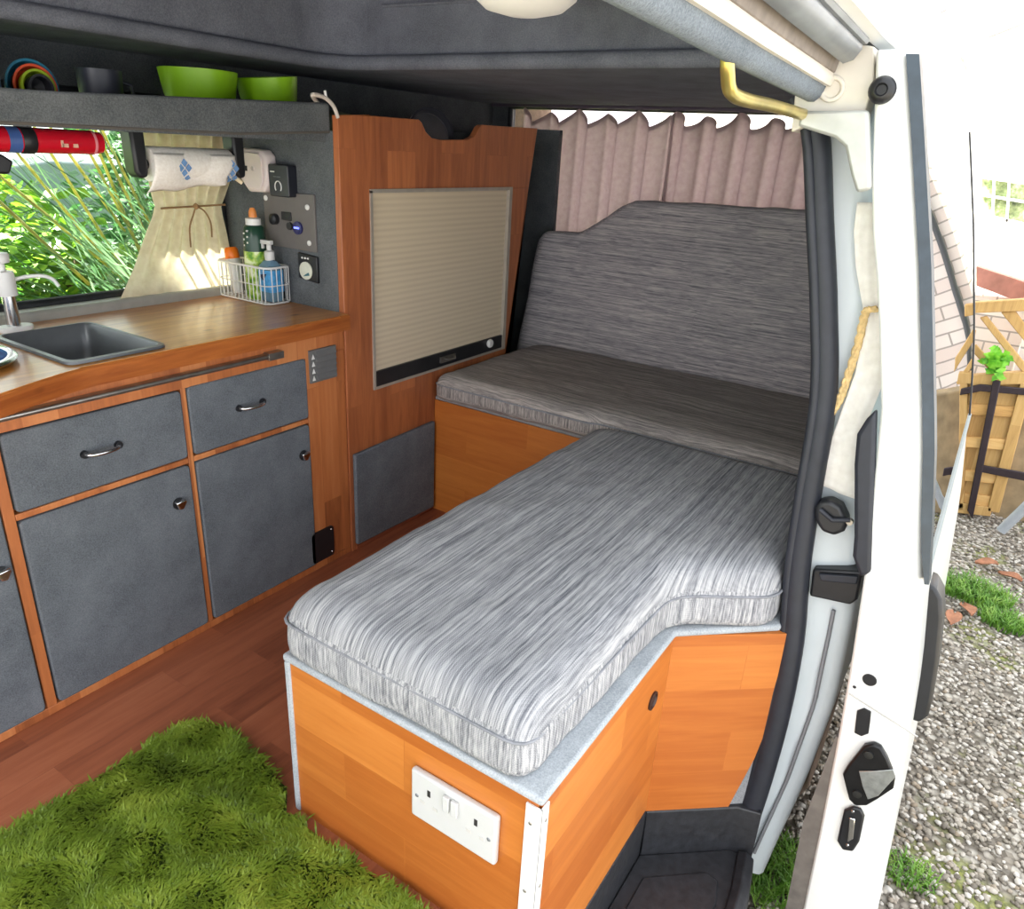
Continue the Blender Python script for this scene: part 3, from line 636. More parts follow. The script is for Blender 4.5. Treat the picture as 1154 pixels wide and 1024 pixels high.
cbl = thing('fill_lamp', 'round fill lamp added on the lining out of view towards the front seats', 'lamp', (-.30, .95, 1.36))  # added in the unseen cab as fill for the interior
MB().lathe([(.085, 0), (.088, -.004), (.088, -.02), (.08, -.024)], (-.30, .95, TZ), n=28).build('base', WHITE, cbl)
MB().lathe([(.078, -.024), (.07, -.036), (.04, -.044), (0, -.046)], (-.30, .95, TZ), n=28).build('diffuser', t.m, cbl)

# fire extinguisher under the shelf
fe = thing('fire_extinguisher', 'small red fire extinguisher clamped under the overhead shelf', 'fire extinguisher', (.72, 1.45, 1.01))
FYE, FZ = 1.45, 1.029; RED = plain('red_enamel', hexc(196, 18, 40), .25, var=.05, coat=.4)
xe = at(114, 157, 1, FYE).x
b = MB().lathe([(.006, 0), (.018, .004), (.019, .012), (.0205, .02), (.0205, .34)], (xe, FYE, FZ), (-1, 0, 0), 28); b.build('cylinder', RED, fe)
MB().lathe([(.0208, .018), (.0211, .019), (.0211, .022), (.0208, .023)], (xe, FYE, FZ), (-1, 0, 0), 28, cap=False).build('ring', plain('pale_red', hexc(220, 130, 140), .4), fe)
b = MB().lathe([(.0212, .122), (.0222, .124), (.0222, .142), (.0212, .144)], (xe, FYE, FZ), (-1, 0, 0), 24, cap=False); b.box(xe-.142, xe-.124, FYE-.012, FYE+.012, FZ+.02, SZ0+.006); b.build('clamp', BLACK, fe)
MB().lathe([(.0211, .146), (.0211, .166)], (xe, FYE, FZ), (-1, 0, 0), 24, cap=False).build('label', plain('blue_label_band', hexc(60, 90, 150), .4), fe)
b = MB()
for x_, w_ in ((.055, .008), (.072, .010), (.080, .004)): b.box(xe-x_-w_, xe-x_, FYE-.0212, FYE-.016, FZ-.009, FZ-.003 if w_ > .005 else FZ+.002)
b.build('lettering', plain('cream_print', hexc(220, 170, 150), .5), fe)
hp = at(5, 185, 1, FYE-.02)
b = MB().prism([hp+V((-.06, 0, .022)), hp+V((.0, 0, .016)), hp+V((.016, 0, .004)), hp+V((.006, 0, -.016)), hp+V((-.05, 0, -.014))], (0, .03, 0)); b.build('lever', BLACK, fe, bevel=.004)

# kitchen roll holder and roll
hd = thing('roll_holder', 'black two armed kitchen roll holder screwed under the shelf', 'holder', (1.04, 1.50, .96))
RY = 1.50
xl, xr = at(152, 175, 1, RY).x, at(264, 175, 1, RY).x
for x_ in (xl, xr):
    MB().prism([V((x_-.016, RY-.02, SZ0+.014)), V((x_+.014, RY-.02, SZ0+.014)), V((x_+.014, RY-.02, .985)), V((x_+.012, RY-.02, .968)), V((x_-.004, RY-.02, .965)), V((x_-.014, RY-.02, .978))], (0, .04, 0)).build('arm', BLACK, hd, bevel=.006, seg=3)
b = MB().tube([V((xl, RY, .992)), V((xr, RY, .992))], .010, 12); b.build('spindle', BLACK, hd)
t = NT('patterned_kitchen_paper'); co_ = t.coord('Object'); sx = t.n('ShaderNodeSeparateXYZ'); t.l(co_, sx.inputs[0])
t.setp(t.ramp(t.noise(co_, 200, 2), [(.3, hexc(232, 226, 218)), (.7, hexc(246, 242, 236))]), .9)
PAPER = t.m; BLUEP = plain('blue_print', hexc(110, 150, 200), .9, var=.2, scale=150)
ro = thing('kitchen_roll', 'roll of white kitchen paper with blue diamond print on the black holder', 'kitchen roll', (1.04, RY, .955))
xa, xb_ = xl+.022, xr-.020; RR = .034; RZC = .992
b = MB(); b.lathe([(.013, 0), (RR-.002, .001), (RR, .004), (RR, xb_-xa-.004), (RR-.002, xb_-xa-.001), (.013, xb_-xa)], (xa, RY, RZC), (1, 0, 0), 32)
b.build('paper_roll', PAPER, ro)
b = MB().grid(lambda u, v: V((xa-.01*v+(xb_-xa)*u*(1-.12*v), RY-RR*math.cos(R(40-120*v))-.004*math.sin(u*9), RZC-RR*math.sin(R(120*v-40)) - (.010*v*(1.2-u)) if v < .7 else RZC-.036-(v-.7)*.05*(1.3-u)+.003*math.sin(u*11))), 24, 12)
b.build('loose_sheet', PAPER, ro, thick=.0008)
for xc in (xa+.062, xb_-.014):
    b = MB()
    for (dx, a) in ((0, 8), (-.009, -8), (.009, -8), (0, -24), (-.010, -44), (.010, -44), (0, -58)):
        y = RY-(RR+.0012)*math.cos(R(a)); z = RZC+(RR+.0012)*math.sin(R(a)); s_ = .007
        tv = V((0, math.sin(R(a)), math.cos(R(a)))); nv = V((0, -math.cos(R(a)), math.sin(R(a))))
        c_ = V((xc+dx, y, z))
        b.prism([c_+V((s_, 0, 0)), c_+tv*s_*1.15, c_-V((s_, 0, 0)), c_-tv*s_*1.15], nv*.0014)
    b.build('blue_motif', BLUEP, ro)
pg = thing('peg', 'pale forked wooden peg gripping the roll end by the grey panel', 'peg', at(262, 200, 1, 1.50))
P0 = at(254, 192, 1, 1.50)
MB().tube([P0, at(273, 206, 1, 1.485)], [.006, .0045], 8).build('prong', plain('pale_peg_wood', hexc(222, 204, 172), .6), pg)
MB().tube([P0, at(273, 196, 1, 1.50)], [.006, .0045], 8).build('prong', plain('pale_peg_wood_b', hexc(222, 204, 172), .6), pg)

# curtain tied at the kitchen window
CUR = cloth('beige_curtain', hexc(226, 206, 176), hexc(242, 226, 200), .6)
ct = thing('window_curtain', 'beige curtain gathered with a string tie beside the kitchen window', 'curtain', (1.2, 1.715, ZW))
LT = [(140, 160), (165, 162), (200, 168), (222, 172), (232, 175), (245, 172), (262, 165), (300, 150), (343, 129)]
RTb = [(140, 260), (165, 259), (200, 257), (222, 250), (232, 246), (245, 248), (262, 252), (300, 260), (334, 268)]
def cur(u, v):
    yl = 140+(343-140)*v; yr = 140+(334-140)*v
    a = at(interp(LT, yl), yl, 1, 1.712); c_ = at(interp(RTb, yr), yr, 1, 1.712)
    p = a.lerp(c_, u); nip = math.exp(-((v-.46)/.12)**2)
    amp = .010*(1-.5*nip)*(1-.55*max(0, v-.5)*2)
    p.y += amp*math.sin(u*2*math.pi*6.5+.7*math.sin(v*3))+.004*math.sin(u*41+v*4)-.010*v
    if v > .97: p.z += .004*math.sin(u*2*math.pi*6.5)
    return p
b = MB().grid(cur, 150, 44); b.build('cloth', CUR, ct, sharp=180, fix=False)
TW = plain('brown_twine', hexc(150, 116, 78), .9, var=.2)
b = MB(); tie = [cur(u, .462)+V((0, -.008, 0)) for u in [k/16 for k in range(17)]]
for p in tie: p.y = 1.688
b.tube(tie, .0026, 6); kn = cur(.5, .46); kn.y = 1.682
b.lathe([(.004, -.006), (.008, 0), (.004, .006)], kn, (1, 0, 0), 10)
b.tube(smoothpath([kn, kn+V((-.010, 0, -.02)), kn+V((-.022, .002, -.05)), kn+V((-.026, .0, -.095))], 5), .002, 6)
b.tube(smoothpath([kn, kn+V((.022, 0, -.012)), kn+V((.038, .002, -.04)), kn+V((.036, .0, -.075))], 5), .002, 6)
b.build('string_tie', TW, ct)
st_ = cur(.9, .93); MB().lathe([(.006, 0), (.005, .003), (.002, .004)], V((st_.x, 1.684, st_.z)), (0, -1, 0), 12).build('press_stud', GALV, ct)

# ------------------------------------------------------------------ seat box, bench and cushions
BX, BY0, BY1, BZ = .612, .314, .777, .308
sb_ = thing('seat_box', 'orange beech seat box with a socket on its end beside the green rug', 'box seat', (1.1, .55, 0))
MB().box(BX, BX+.016, BY0+.004, BY1, .0, BZ).build('end_panel', BOXW, sb_)
b = MB().prism([V((BX+.004, BY0, -.09)), V((1.046, BY0, -.09)), V((1.046, BY0, BZ)), V((BX+.004, BY0, BZ))], (0, .016, 0)); b.build('side_panel', BOXW, sb_)
MB().box(BX+.016, 1.66, BY1-.016, BY1, 0, BZ).build('side_panel', BOXW, sb_)
fn = V((.153, .127, 0)).normalized(); fp0 = V((1.046, .314, 0))
fp_ = [atp(x, y, fp0, fn) for x, y in ((752, 716), (887, 714), (884, 745), (872, 800), (850, 855), (818, 914), (727, 917))]
MB().prism(fp_, fn*.014).build('angled_panel', BOXW, sb_)
ff = [atp(x, y, fp0+fn*.006, fn) for x, y in ((900, 700), (890, 790), (868, 870), (845, 935), (812, 925), (842, 860), (866, 800), (882, 745))]
MB().prism(ff, fn*.01).build('felt_filler', carpet('grey_filler_felt', hexc(110, 112, 116), hexc(150, 152, 156)), sb_)
topo = [V((BX-.004, BY0-.004, BZ)), V((1.043, BY0-.004, BZ)), V((1.172, .170, BZ)), V((1.62, .182, BZ)), V((1.62, BY1+.006, BZ)), V((BX-.004, BY1+.006, BZ))]
MB().prism(topo, (0, 0, .013)).build('felt_top', FELT, sb_, bevel=.005, seg=3)
MB().box(BX-.003, BX+.012, BY1-.008, BY1+.004, 0, BZ).build('felt_corner', FELT, sb_, bevel=.003)
tr = MB().box(BX-.002, BX+.0005+.016, BY0-.003, BY0-.0005, -.09, BZ-.006).box(BX-.003, BX-.0005, BY0-.003, BY0+.020, -.0, BZ-.006).build('corner_trim', WHITE, sb_)
for z in (.285, .14, .27, .13):
    pass
for z in (.272, .15): MB().lathe([(.003, 0), (.002, .001)], (BX-.003, BY0+.012, z), (-1, 0, 0), 10).build('screw', STEEL, tr)
for z in (.276, .158): MB().lathe([(.003, 0), (.002, .001)], (BX+.010, BY0-.003, z), (0, -1, 0), 10).build('screw', STEEL, tr)
gp = at(735, 789, 1, BY0)
b = MB().lathe([(.0165, 0), (.017, .003), (.014, .004), (.012, .0005), (0, .0005)], gp, (0, -1, 0), 24); b.build('grommet', plain('dark_brown_grommet', hexc(48, 26, 20), .5), sb_)
# double socket
sc0 = at(514.5, 914, 0, BX); SW, SHh, ST = .146, .086, .011
SOCK = plain('socket_white', hexc(198, 198, 197), .4, var=.01)
so = thing('double_socket', 'white double wall socket with two rocker switches on the seat box end', 'socket', (BX, sc0.y, sc0.z-.043))
MB().box(BX-ST, BX, sc0.y-SW/2, sc0.y+SW/2, sc0.z-SHh/2, sc0.z+SHh/2).build('plate', SOCK, so, bevel=.004, seg=3)
XF = BX-ST
for s_ in (.0135, -.0005):
    MB().box(XF-.006, XF, sc0.y+s_-.0005-.011, sc0.y+s_-.0005, sc0.z+.008, sc0.z+.034).build('switch', SOCK, so, bevel=.0015)
HOLE = plain('socket_hole', hexc(40, 38, 38), .7)
for s_ in (1, -1):
    yc = sc0.y+s_*.040
    for nm, y, z, w_, h_ in (('earth_hole', 0, .016, .0026, .0055), ('pin_hole', .011, -.006, .0042, .0026), ('pin_hole', -.011, -.006, .0042, .0026)):
        MB().box(XF-.0006, XF+.0005, yc+y-w_, yc+y+w_, sc0.z+z-h_, sc0.z+z+h_).build(nm, HOLE if nm[0] == 'e' else plain('pin_shutter', hexc(196, 194, 190), .6), so)
    MB().lathe([(.0032, 0), (.002, .001)], (XF, sc0.y+s_*.0615, sc0.z), (-1, 0, 0), 10).build('screw', GALV, so)
# bench at the rear
BFX, BFZ = 1.643, .360
be = thing('rear_bench', 'orange wood bench base across the rear under the back cushion', 'bench', (1.9, .75, 0))
MB().box(BFX, BFX+.016, BY1+.002, YK-.006, 0, BFZ).build('front_panel', BOXW, be)
MB().box(BFX, 2.2, .19, YK-.006, BFZ, BFZ+.012).build('felt_top', carpet('bench_felt', hexc(118, 116, 116), hexc(160, 158, 158)), be, bevel=.004)
MB().box(2.18, 2.196, .19, YK-.006, 0, BFZ).build('rear_panel', BOXW, be)

def inset(poly, d_):
    n = len(poly); out = []
    for i in range(n):
        a, p, c_ = poly[i-1], poly[i], poly[(i+1) % n]
        e1 = (p-a).normalized(); e2 = (c_-p).normalized()
        n1 = V((-e1.y, e1.x)); n2 = V((-e2.y, e2.x)); s_ = (n1+n2).normalized()
        out.append(p+s_*d_/max(.3, s_.dot(n1)))
    return out
TEX = bpy.data.textures.new('cushion_lumps', 'CLOUDS'); TEX.noise_scale = .16; TEX.noise_depth = 2
TEX2 = bpy.data.textures.new('cushion_creases', 'CLOUDS'); TEX2.noise_scale = .045; TEX2.noise_depth = 1
def pad(mb, name, mat, parent=None, bev=.030, vox=.0085, s1=.010, s2=.003):
    o = mb.build(name, mat, parent, bevel=bev, seg=4, smooth=True, sharp=180)
    r_ = o.modifiers.new('remesh', 'REMESH'); r_.mode = 'VOXEL'; r_.voxel_size = vox; r_.use_smooth_shade = True
    s_ = o.modifiers.new('smooth', 'SMOOTH'); s_.factor = .5; s_.iterations = 4
    for tx, st_ in ((TEX, s1), (TEX2, s2)):
        d_ = o.modifiers.new('lumps', 'DISPLACE'); d_.texture = tx; d_.strength = st_; d_.mid_level = .5
    return o
def fillet(poly, r_):
    out = []; n = len(poly)
    for i in range(n):
        a, p, c_ = poly[i-1], poly[i], poly[(i+1) % n]
        d1 = min(r_, .42*(a-p).length); d2 = min(r_, .42*(c_-p).length)
        q1 = p+(a-p).normalized()*d1; q2 = p+(c_-p).normalized()*d2
        for k in range(5):
            t_ = k/4; out.append(q1*(1-t_)**2+p*2*t_*(1-t_)+q2*t_*t_)
    return out
def cushion(outline, z0, z1, name, mat, label):
    P0 = [V(p) for p in outline]; h = z1-z0
    lp_ = lambda d_, z: [V((p.x, p.y, z)) for p in fillet(inset(P0, d_) if d_ else P0, .034)]
    prof = [(.008, 0), (.001, .08), (0, .2), (0, .54), (.003, .66), (.010, .81), (.024, .93), (.046, .99), (.075, 1.0)]
    b = MB().loft([lp_(d_, z0+h*k) for d_, k in prof], True, True); o = pad(b, name, mat, bev=.004); tag(o, label, 'cushion')
    b = MB(); I = lp_(.001, z0+h*.57); path = []
    for i in range(len(I)):
        a, c_ = I[i], I[(i+1) % len(I)]; k = max(1, int((c_-a).length/.03))
        path += [a.lerp(c_, j/k) for j in range(k)]
    b.tube(path, .0024, 6, True); b.build('seam', SEAM, o); return o
cushion([(.606, .338), (1.018, .328), (1.055, .310), (1.150, .180), (1.634, .190), (1.634, .776), (.606, .786)], BZ+.013, .432, 'long_cushion', TWX, 'light grey tweed L shaped mattress cushion covering the seat box')
cushion([(1.640, .20), (2.20, .20), (2.20, 1.312), (1.636, 1.312), (1.622, 1.29), (1.625, .80), (1.64, .775)], BFZ+.012, .448, 'bench_cushion', TWY, 'flat grey brown tweed cushion on the rear bench')
# back cushion, leaning, stepped top edge
bn = V((-1, 0, .22)).normalized(); bp0 = V((2.175, 0, .44))
bo = [atp(x, y, bp0, bn) for x, y in ((578, 400), (604, 268), (612, 258), (652, 260), (664, 254), (700, 230), (716, 224), (820, 229), (925, 236), (960, 240))]
pb2 = [V((2.170, .19, .435)), V((2.170, 1.36, .435))]
pr_end = atp(940, 330, bp0, bn)
bo = bo[:-1]+[V((bo[-2].x, .235, bo[-2].z)), V((2.175, .235, .44))]
b = MB().prism(bo, -bn*.085)
bcush = pad(b, 'back_cushion', TWZ, None, .022, .0095, .012, .003); tag(bcush, 'upright grey tweed back cushion with a stepped top before the rear curtains', 'cushion')

# rug
rp = [V((.02, .345)), V((.585, .345)), (V((.590, .78))), V((.625, .82)), V((.640, .93)), V((.652, 1.015)), V((.640, 1.062)), V((.605, 1.088)), V((.55, 1.094)), V((.02, 1.105))]
rug = MB().prism([V((p.x, p.y, .0005)) for p in rp], (0, 0, .008)).build('rug', plain('rug_backing', hexc(60, 78, 20), .95)); tag(rug, 'shaggy grass green rug on the wood floor in front of the seat box', 'rug')
def inside(p, poly):
    c_ = False; n = len(poly); j = n-1
    for i in range(n):
        a, d_ = poly[i], poly[j]
        if (a.y > p.y) != (d_.y > p.y) and p.x < (d_.x-a.x)*(p.y-a.y)/(d_.y-a.y)+a.x: c_ = not c_
        j = i
    return c_
b = MB(); cnt = 0; rng = random.Random(4); vs = []; fs = []
while cnt < 52000:
    p = V((rng.uniform(.02, .66), rng.uniform(.34, 1.11)))
    if not inside(p, rp): continue
    cnt += 1
    q3 = V((p.x*9, p.y*9, 0)); ang = 6.3*noise.noise(q3)+rng.gauss(0, .7)
    cl_ = .5+.5*noise.noise(V((p.x*38, p.y*38, 5)))
    h = rng.uniform(.008, .013)+.006*cl_; ln = rng.uniform(.5, 1.2)*h*1.4
    dv = V((math.cos(ang), math.sin(ang), 0)); wv_ = V((-dv.y, dv.x, 0))*rng.uniform(.0013, .0024)
    base = V((p.x, p.y, .008)); mid = base+dv*ln*.4+V((0, 0, h*.7)); tip = base+dv*ln+V((0, 0, h*rng.uniform(.7, 1.05)))
    k = len(vs); vs += [base-wv_, base+wv_, mid+wv_*.9, mid-wv_*.9, tip]; fs += [(k, k+1, k+2, k+3), (k+3, k+2, k+4)]
b.v = vs; b.f = fs
pile = b.build('pile', leafy('green_pile', hexc(84, 104, 24), hexc(112, 136, 36), hexc(142, 160, 54), .25, 12), rug, smooth=False, fix=False); pile['kind'] = 'stuff'

# ------------------------------------------------------------------ rear curtains
RC = cloth('mauve_curtain', hexc(168, 150, 151), hexc(180, 164, 164), .4)
def rear_curtain(px0, px1, ph, nf, label, flare=0):
    y0, y1 = at(px0, 190, 0, 2.44).y, at(px1, 190, 0, 2.44).y
    o = thing('rear_curtain', label, 'curtain', (2.44, (y0+y1)/2, .66), 'rear window curtains')
    def fn(u, v):
        y = y0+(y1-y0)*u; wv_ = math.sin(u*2*math.pi*nf+ph)
        zt = 1.172+.020*wv_+.006*math.sin(u*17+ph)
        z = zt+(.66-zt)*v
        return V((2.44+.020*wv_*(1-.35*v)+.005*math.sin(u*31+v*3), y+flare*v*(1-u)*.04+.006*math.sin(u*2*math.pi*nf*2+v), z))
    MB().grid(fn, 130, 14).build('cloth', RC, o, sharp=180, fix=False)
    b = MB().grid(lambda u, v: fn(u, .03*v)+V((-.003, 0, 0)), 130, 2); b.build('hem', RC, o, sharp=180, fix=False)
rear_curtain(584, 753, 1.2, 5.2, 'left hand mauve grey rear curtain beside the tall cupboard', .0)
rear_curtain(749, 940, .6, 5.0, 'right hand mauve grey rear curtain beside the door pillar')
b = MB().tube([V((2.415, .3, 1.203)), V((2.415, 1.69, 1.203))], .006, 8)
tag(b.build('curtain_rail', plain('dark_mauve_rail', hexc(84, 74, 88), .5)), 'thin dark rail along the top of the rear curtains', 'curtain rail')

# ------------------------------------------------------------------ sliding door, slid back outside the body
YO = [(-.36, -.105), (-.152, -.095), (.018, -.078), (.271, -.050), (.486, -.014), (.60, .008), (.703, .030), (.942, .092), (1.10, .138), (1.20, .168)]
YI = [(-.36, .012), (-.242, .017), (-.033, .027), (.165, .039), (.325, .051), (.486, .066), (.739, .100), (.899, .140), (1.002, .172), (1.20, .209)]
DX0, DX1 = 1.150, 2.15
sd = thing('sliding_door', 'open white sliding van door slid back along the outside of the body', 'van door', (1.6, .05, -.36))
xs = [DX0, DX0+.010, DX0+.026, DX0+.045, DX0+.065, 1.45, 1.75, DX1-.07, DX1]
zb = [-.36, -.30, -.24, -.18, -.12, -.06, 0, .06, .12, .18, .24, .30, .36, .42, .48, .50, .56, .62, .68, .74, .80, .86, .92, .98, 1.04, 1.10, 1.13, 1.16, 1.20]
def hole(i, j): return 3 < i+0 and xs[i] >= DX0+.044 and xs[i+1] <= DX1-.069 and zb[j] >= .499 and zb[j+1] <= 1.131
def yo(i, z):
    return interp(YO, z)+(.024 if i == 0 else .007 if i == 1 else 0)
def yi(i, z): return interp(YI, z) if i < 3 else min(interp(YI, z), interp(YO, z)+.045)
vs = []; idx = {}
def vid(i, j, side):
    k = (i, j, side)
    if k not in idx:
        idx[k] = len(vs); vs.append(V((xs[i], (yo if side == 0 else yi)(i, zb[j]), zb[j])))
    return idx[k]
fs = []; cells = {(i, j) for i in range(len(xs)-1) for j in range(len(zb)-1) if not hole(i, j)}
for (i, j) in cells:
    for s_ in (0, 1): fs.append((vid(i, j, s_), vid(i+1, j, s_), vid(i+1, j+1, s_), vid(i, j+1, s_)))
    for (di, dj, e0, e1) in ((-1, 0, (i, j), (i, j+1)), (1, 0, (i+1, j), (i+1, j+1)), (0, -1, (i, j), (i+1, j)), (0, 1, (i, j+1), (i+1, j+1))):
        if (i+di, j+dj) not in cells: fs.append((vid(*e0, 0), vid(*e1, 0), vid(*e1, 1), vid(*e0, 1)))
b = MB(); b.add(vs, fs); b.build('shell', WPAINT, sd, bevel=.004, seg=2, sharp=40)
zg = [.487+(1.195-.487)*k/14 for k in range(15)]
b = MB().loft([[V((DX0+.003, interp(YO, z)+.007-.010*max(0, (.56-z)/.08), z)), V((DX0+.006, interp(YO, z)-.008, z)), V((DX0+.030, interp(YO, z)-.009, z)), V((DX0+.034, interp(YO, z)+.001, z))] for z in zg], True, True)
b.build('window_seal', plain('blue_black_rubber', hexc(44, 56, 66), .35, var=.2), sd)
GLS = glassy('door_glass', (.74, .78, .76, 1), 0.0, 1.5)
zg2 = [.500+(1.150-.500)*k/14 for k in range(15)]
MB().loft([[V((DX0+.030, interp(YO, z)-.004, z)), V((DX1-.02, interp(YO, z)-.004, z)), V((DX1-.02, interp(YO, z)+.001, z)), V((DX0+.030, interp(YO, z)+.001, z))] for z in zg2], True, True).build('window_pane', GLS, sd)
b = MB()
b.loft([[V((DX1-.03, interp(YO, z)-.006, z)), V((DX1-.012, interp(YO, z)-.006, z)), V((DX1-.012, interp(YO, z)+.002, z)), V((DX1-.03, interp(YO, z)+.002, z))] for z in zg2], True, True)
b.build('pane_edge', BLACK, sd)
b = MB().loft([[V((x, interp(YO, .49)-.007, .478)), V((x, interp(YO, .50)-.008, .500)), V((x, interp(YO, .50)+.002, .502)), V((x, interp(YO, .49)+.002, .478))] for x in (DX0+.03, 1.5, DX1-.01)], True, True)
b.build('waist_seal', plain('grey_rubber', hexc(128, 136, 136), .5), sd)
# outer handle
b = MB(); hx = 1.30
b.loft([[V((hx, interp(YO, z)+.006, z)), V((hx, interp(YO, z)-w_, z)), V((hx+.062, interp(YO, z)-w_, z)), V((hx+.062, interp(YO, z)+.006, z))] for z, w_ in ((.145, .010), (.165, .022), (.20, .024), (.28, .024), (.36, .024), (.395, .020), (.415, .008))], True, True)
b.build('outer_handle', BLACK, sd, bevel=.006)
b = MB().loft([[V((x, interp(YI, z)-.002, z)), V((x, interp(YI, z)+w_, z)), V((x+.03, interp(YI, z)+w_, z)), V((x+.03, interp(YI, z)-.002, z))] for x, z, w_ in [(DX0+.004, .16-.052*k, .004+.026*min(1, k/4)) for k in range(11)]], True, True)
b.build('edge_rubber', plain('dirty_edge_rubber', hexc(104, 98, 92), .8, var=.25, scale=30), sd)
# leading edge fittings
XE = DX0-.0005
def px_e(x, y, X=XE): return at(x, y, 0, X)
b = MB().lathe([(.016, 0), (.017, .006), (.013, .013), (.008, .014), (.006, .010), (0, .010)], px_e(995, 102), (-1, 0, 0), 22); b.build('rubber_buffer', BLACK, sd)
b = MB().lathe([(.011, 0), (.010, .002), (0, .002)], px_e(980, 766), (-1, 0, 0), 20); b.build('plug', BLACK, sd)
b = MB().lathe([(.003, 0), (.002, .001)], px_e(963, 774), (-1, 0, 0), 8); b.build('paint_chip', BLACK, sd)
def epx(name, pts, th_, mat, bev=.003, X=XE): return MB().prism([px_e(x, y, X) for x, y in pts], (-th_, 0, 0)).build(name, mat, sd, bevel=bev)
epx('slot', [(966, 800), (974, 797), (982, 801), (981, 812), (979, 826), (971, 829), (963, 825)], .002, BLACK, .001)
lt = epx('latch', [(951, 868), (957, 858), (975, 836), (985, 834), (994, 838), (1001, 850), (1010, 872), (1008, 884), (990, 896), (978, 903), (965, 903), (958, 896)], .012, plain('black_latch_metal', hexc(34, 34, 36), .32, .5, var=.3))
b = MB().prism([px_e(x, y, XE-.0125) for x, y in ((968, 868), (985, 868), (1007, 866), (1010, 874), (990, 896), (978, 900), (972, 885))], (-.002, 0, 0)); b.build('catch_plate', plain('pale_worn_steel', hexc(168, 172, 172), .3, .7, var=.25, scale=60), lt, bevel=.001)
SCM = plain('dark_screw', hexc(70, 70, 70), .35, .8)
for x, y in ((979, 850), (966, 894)): MB().lathe([(.0075, 0), (.007, .003), (.002, .0035)], px_e(x, y, XE-.012), (-1, 0, 0), 14).build('screw', SCM, lt)
lo = epx('lower_latch', [(952, 910), (962, 906), (971, 909), (975, 917), (969, 946), (962, 957), (950, 955), (944, 945)], .007, BLACK, .004)
b = MB().prism([px_e(x, y, XE-.0075) for x, y in ((957, 920), (964, 922), (962, 944), (955, 948))], (-.003, 0, 0)); b.build('tongue', CHROME, lo, bevel=.002)
for x, y in ((961, 914), (955, 952)): MB().lathe([(.003, 0), (.002, .002)], px_e(x, y, XE-.007), (-1, 0, 0), 10).build('screw', CHROME, lo)
b = MB().tube([px_e(957, 781), px_e(1034, 830)], .0016, 6); b.build('pressed_line', plain('grey_joint_line', hexc(170, 168, 164), .6), sd)
# pad, arm, rod
epx('inner_pad', [(990, 458), (978, 470), (968, 486), (965, 520), (965, 600), (963, 622), (972, 646), (984, 640)], .02, RUBBER, .006, 1.165)
ar = epx('upper_arm', [(902, 143), (908, 126), (981, 125), (984, 213), (968, 217), (962, 198), (955, 166), (944, 156)], .018, ALUM, .004, 1.158)
rodp = smoothpath([at(820, 64, 1, .285), at(820, 82, 1, .285), at(824, 104, 1, .285), at(842, 113, 1, .285), V((1.0, .287, 1.123)), V((1.15, .284, 1.122))], 5)
MB().tube(rodp, .0075, 10).build('guide_rod', ZINC, ar)

# curtain on the inside of the sliding door, its rope, body catch and bracket
dc = thing('door_curtain', 'off white cotton curtain hanging in the gap behind the open door edge', 'curtain', (1.24, .14, .55))
DC = cloth('white_cotton', hexc(236, 232, 226), hexc(250, 247, 242), .25)
cl_ = [(228, 966), (260, 962), (300, 964), (345, 972), (380, 972), (420, 964), (470, 946), (520, 929), (548, 921)]
cr_ = [(228, 1000), (345, 1000), (420, 1000), (470, 980), (500, 974), (566, 972)]
def dcf(u, v):
    yl = 228+(545-228)*v; yr = 228+(566-228)*v
    p = at(interp(cl_, yl), yl, 0, 1.203).lerp(at(interp(cr_, yr), yr, 0, 1.203), u)
    p.x += .0016*math.sin(u*11+v*5)+.0012*math.sin(v*60)*(v > .7); return p
MB().grid(dcf, 40, 60).build('cloth', DC, dc, thick=.0015, sharp=180, fix=False)
h0, h1 = at(930, 470, 0, 1.205), at(921, 545, 0, 1.205)
b = MB().tube(smoothpath([at(934, 478, 0, 1.205), at(928, 500, 0, 1.2), at(934, 512, 0, 1.215)], 5), .0009, 5)
b.tube(smoothpath([at(924, 535, 0, 1.215), at(917, 522, 0, 1.2), at(925, 522, 0, 1.2), at(927, 536, 0, 1.215)], 5), .0009, 5); b.build('loose_thread', DC, dc)
b = MB(); rpth = smoothpath([at(988, 348, 0, 1.19), at(978, 349, 0, 1.19), at(974, 356, 0, 1.195), at(966, 390, 0, 1.2), at(955, 425, 0, 1.2), at(946, 450, 0, 1.195), at(935, 467, 0, 1.19), at(925, 474, 0, 1.19)], 8)
for s_ in (0, 2.1, 4.2):
    pts = []
    for i, p in enumerate(rpth):
        a = i*.75+s_; pts.append(p+V((.35, math.cos(a), math.sin(a)*.6))*.0034)
    b.tube(pts, .0033, 6)
b.lathe([(.004, -.008), (.009, -.002), (.009, .004), (.004, .008)], at(931, 471, 0, 1.19), (0, .8, .6), 10)
rp_ = b.build('rope_tie', plain('natural_rope', hexc(206, 178, 126), .9, var=.25, scale=120)); tag(rp_, 'natural twisted rope tieback hanging over the white door curtain', 'rope')
ck = thing('striker', 'round black plastic catch on the body below the white curtain', 'catch', at(938, 590, 0, 1.2))
pc = at(940, 577, 0, 1.2)
b = MB().prism([at(x, y, 0, 1.205) for x, y in ((922, 566), (928, 558), (940, 557), (952, 564), (960, 580), (955, 592), (944, 597), (930, 592), (923, 580))], (-.03, 0, 0)); b.build('body', BLACK, ck, bevel=.007, seg=3)
MB().tube([at(924, 574, 0, 1.172), at(938, 586, 0, 1.170), at(958, 586, 0, 1.172)], .004, 8).build('lip', RUBBER, ck)
MB().lathe([(.006, 0), (.005, .006)], at(958, 587, 0, 1.18), (-1, 0, 0), 12).build('bolt', STEEL, ck)
br_ = thing('rail_bracket', 'black rubber bracket across the gap between body and open door', 'bracket', at(940, 680, 0, 1.2))
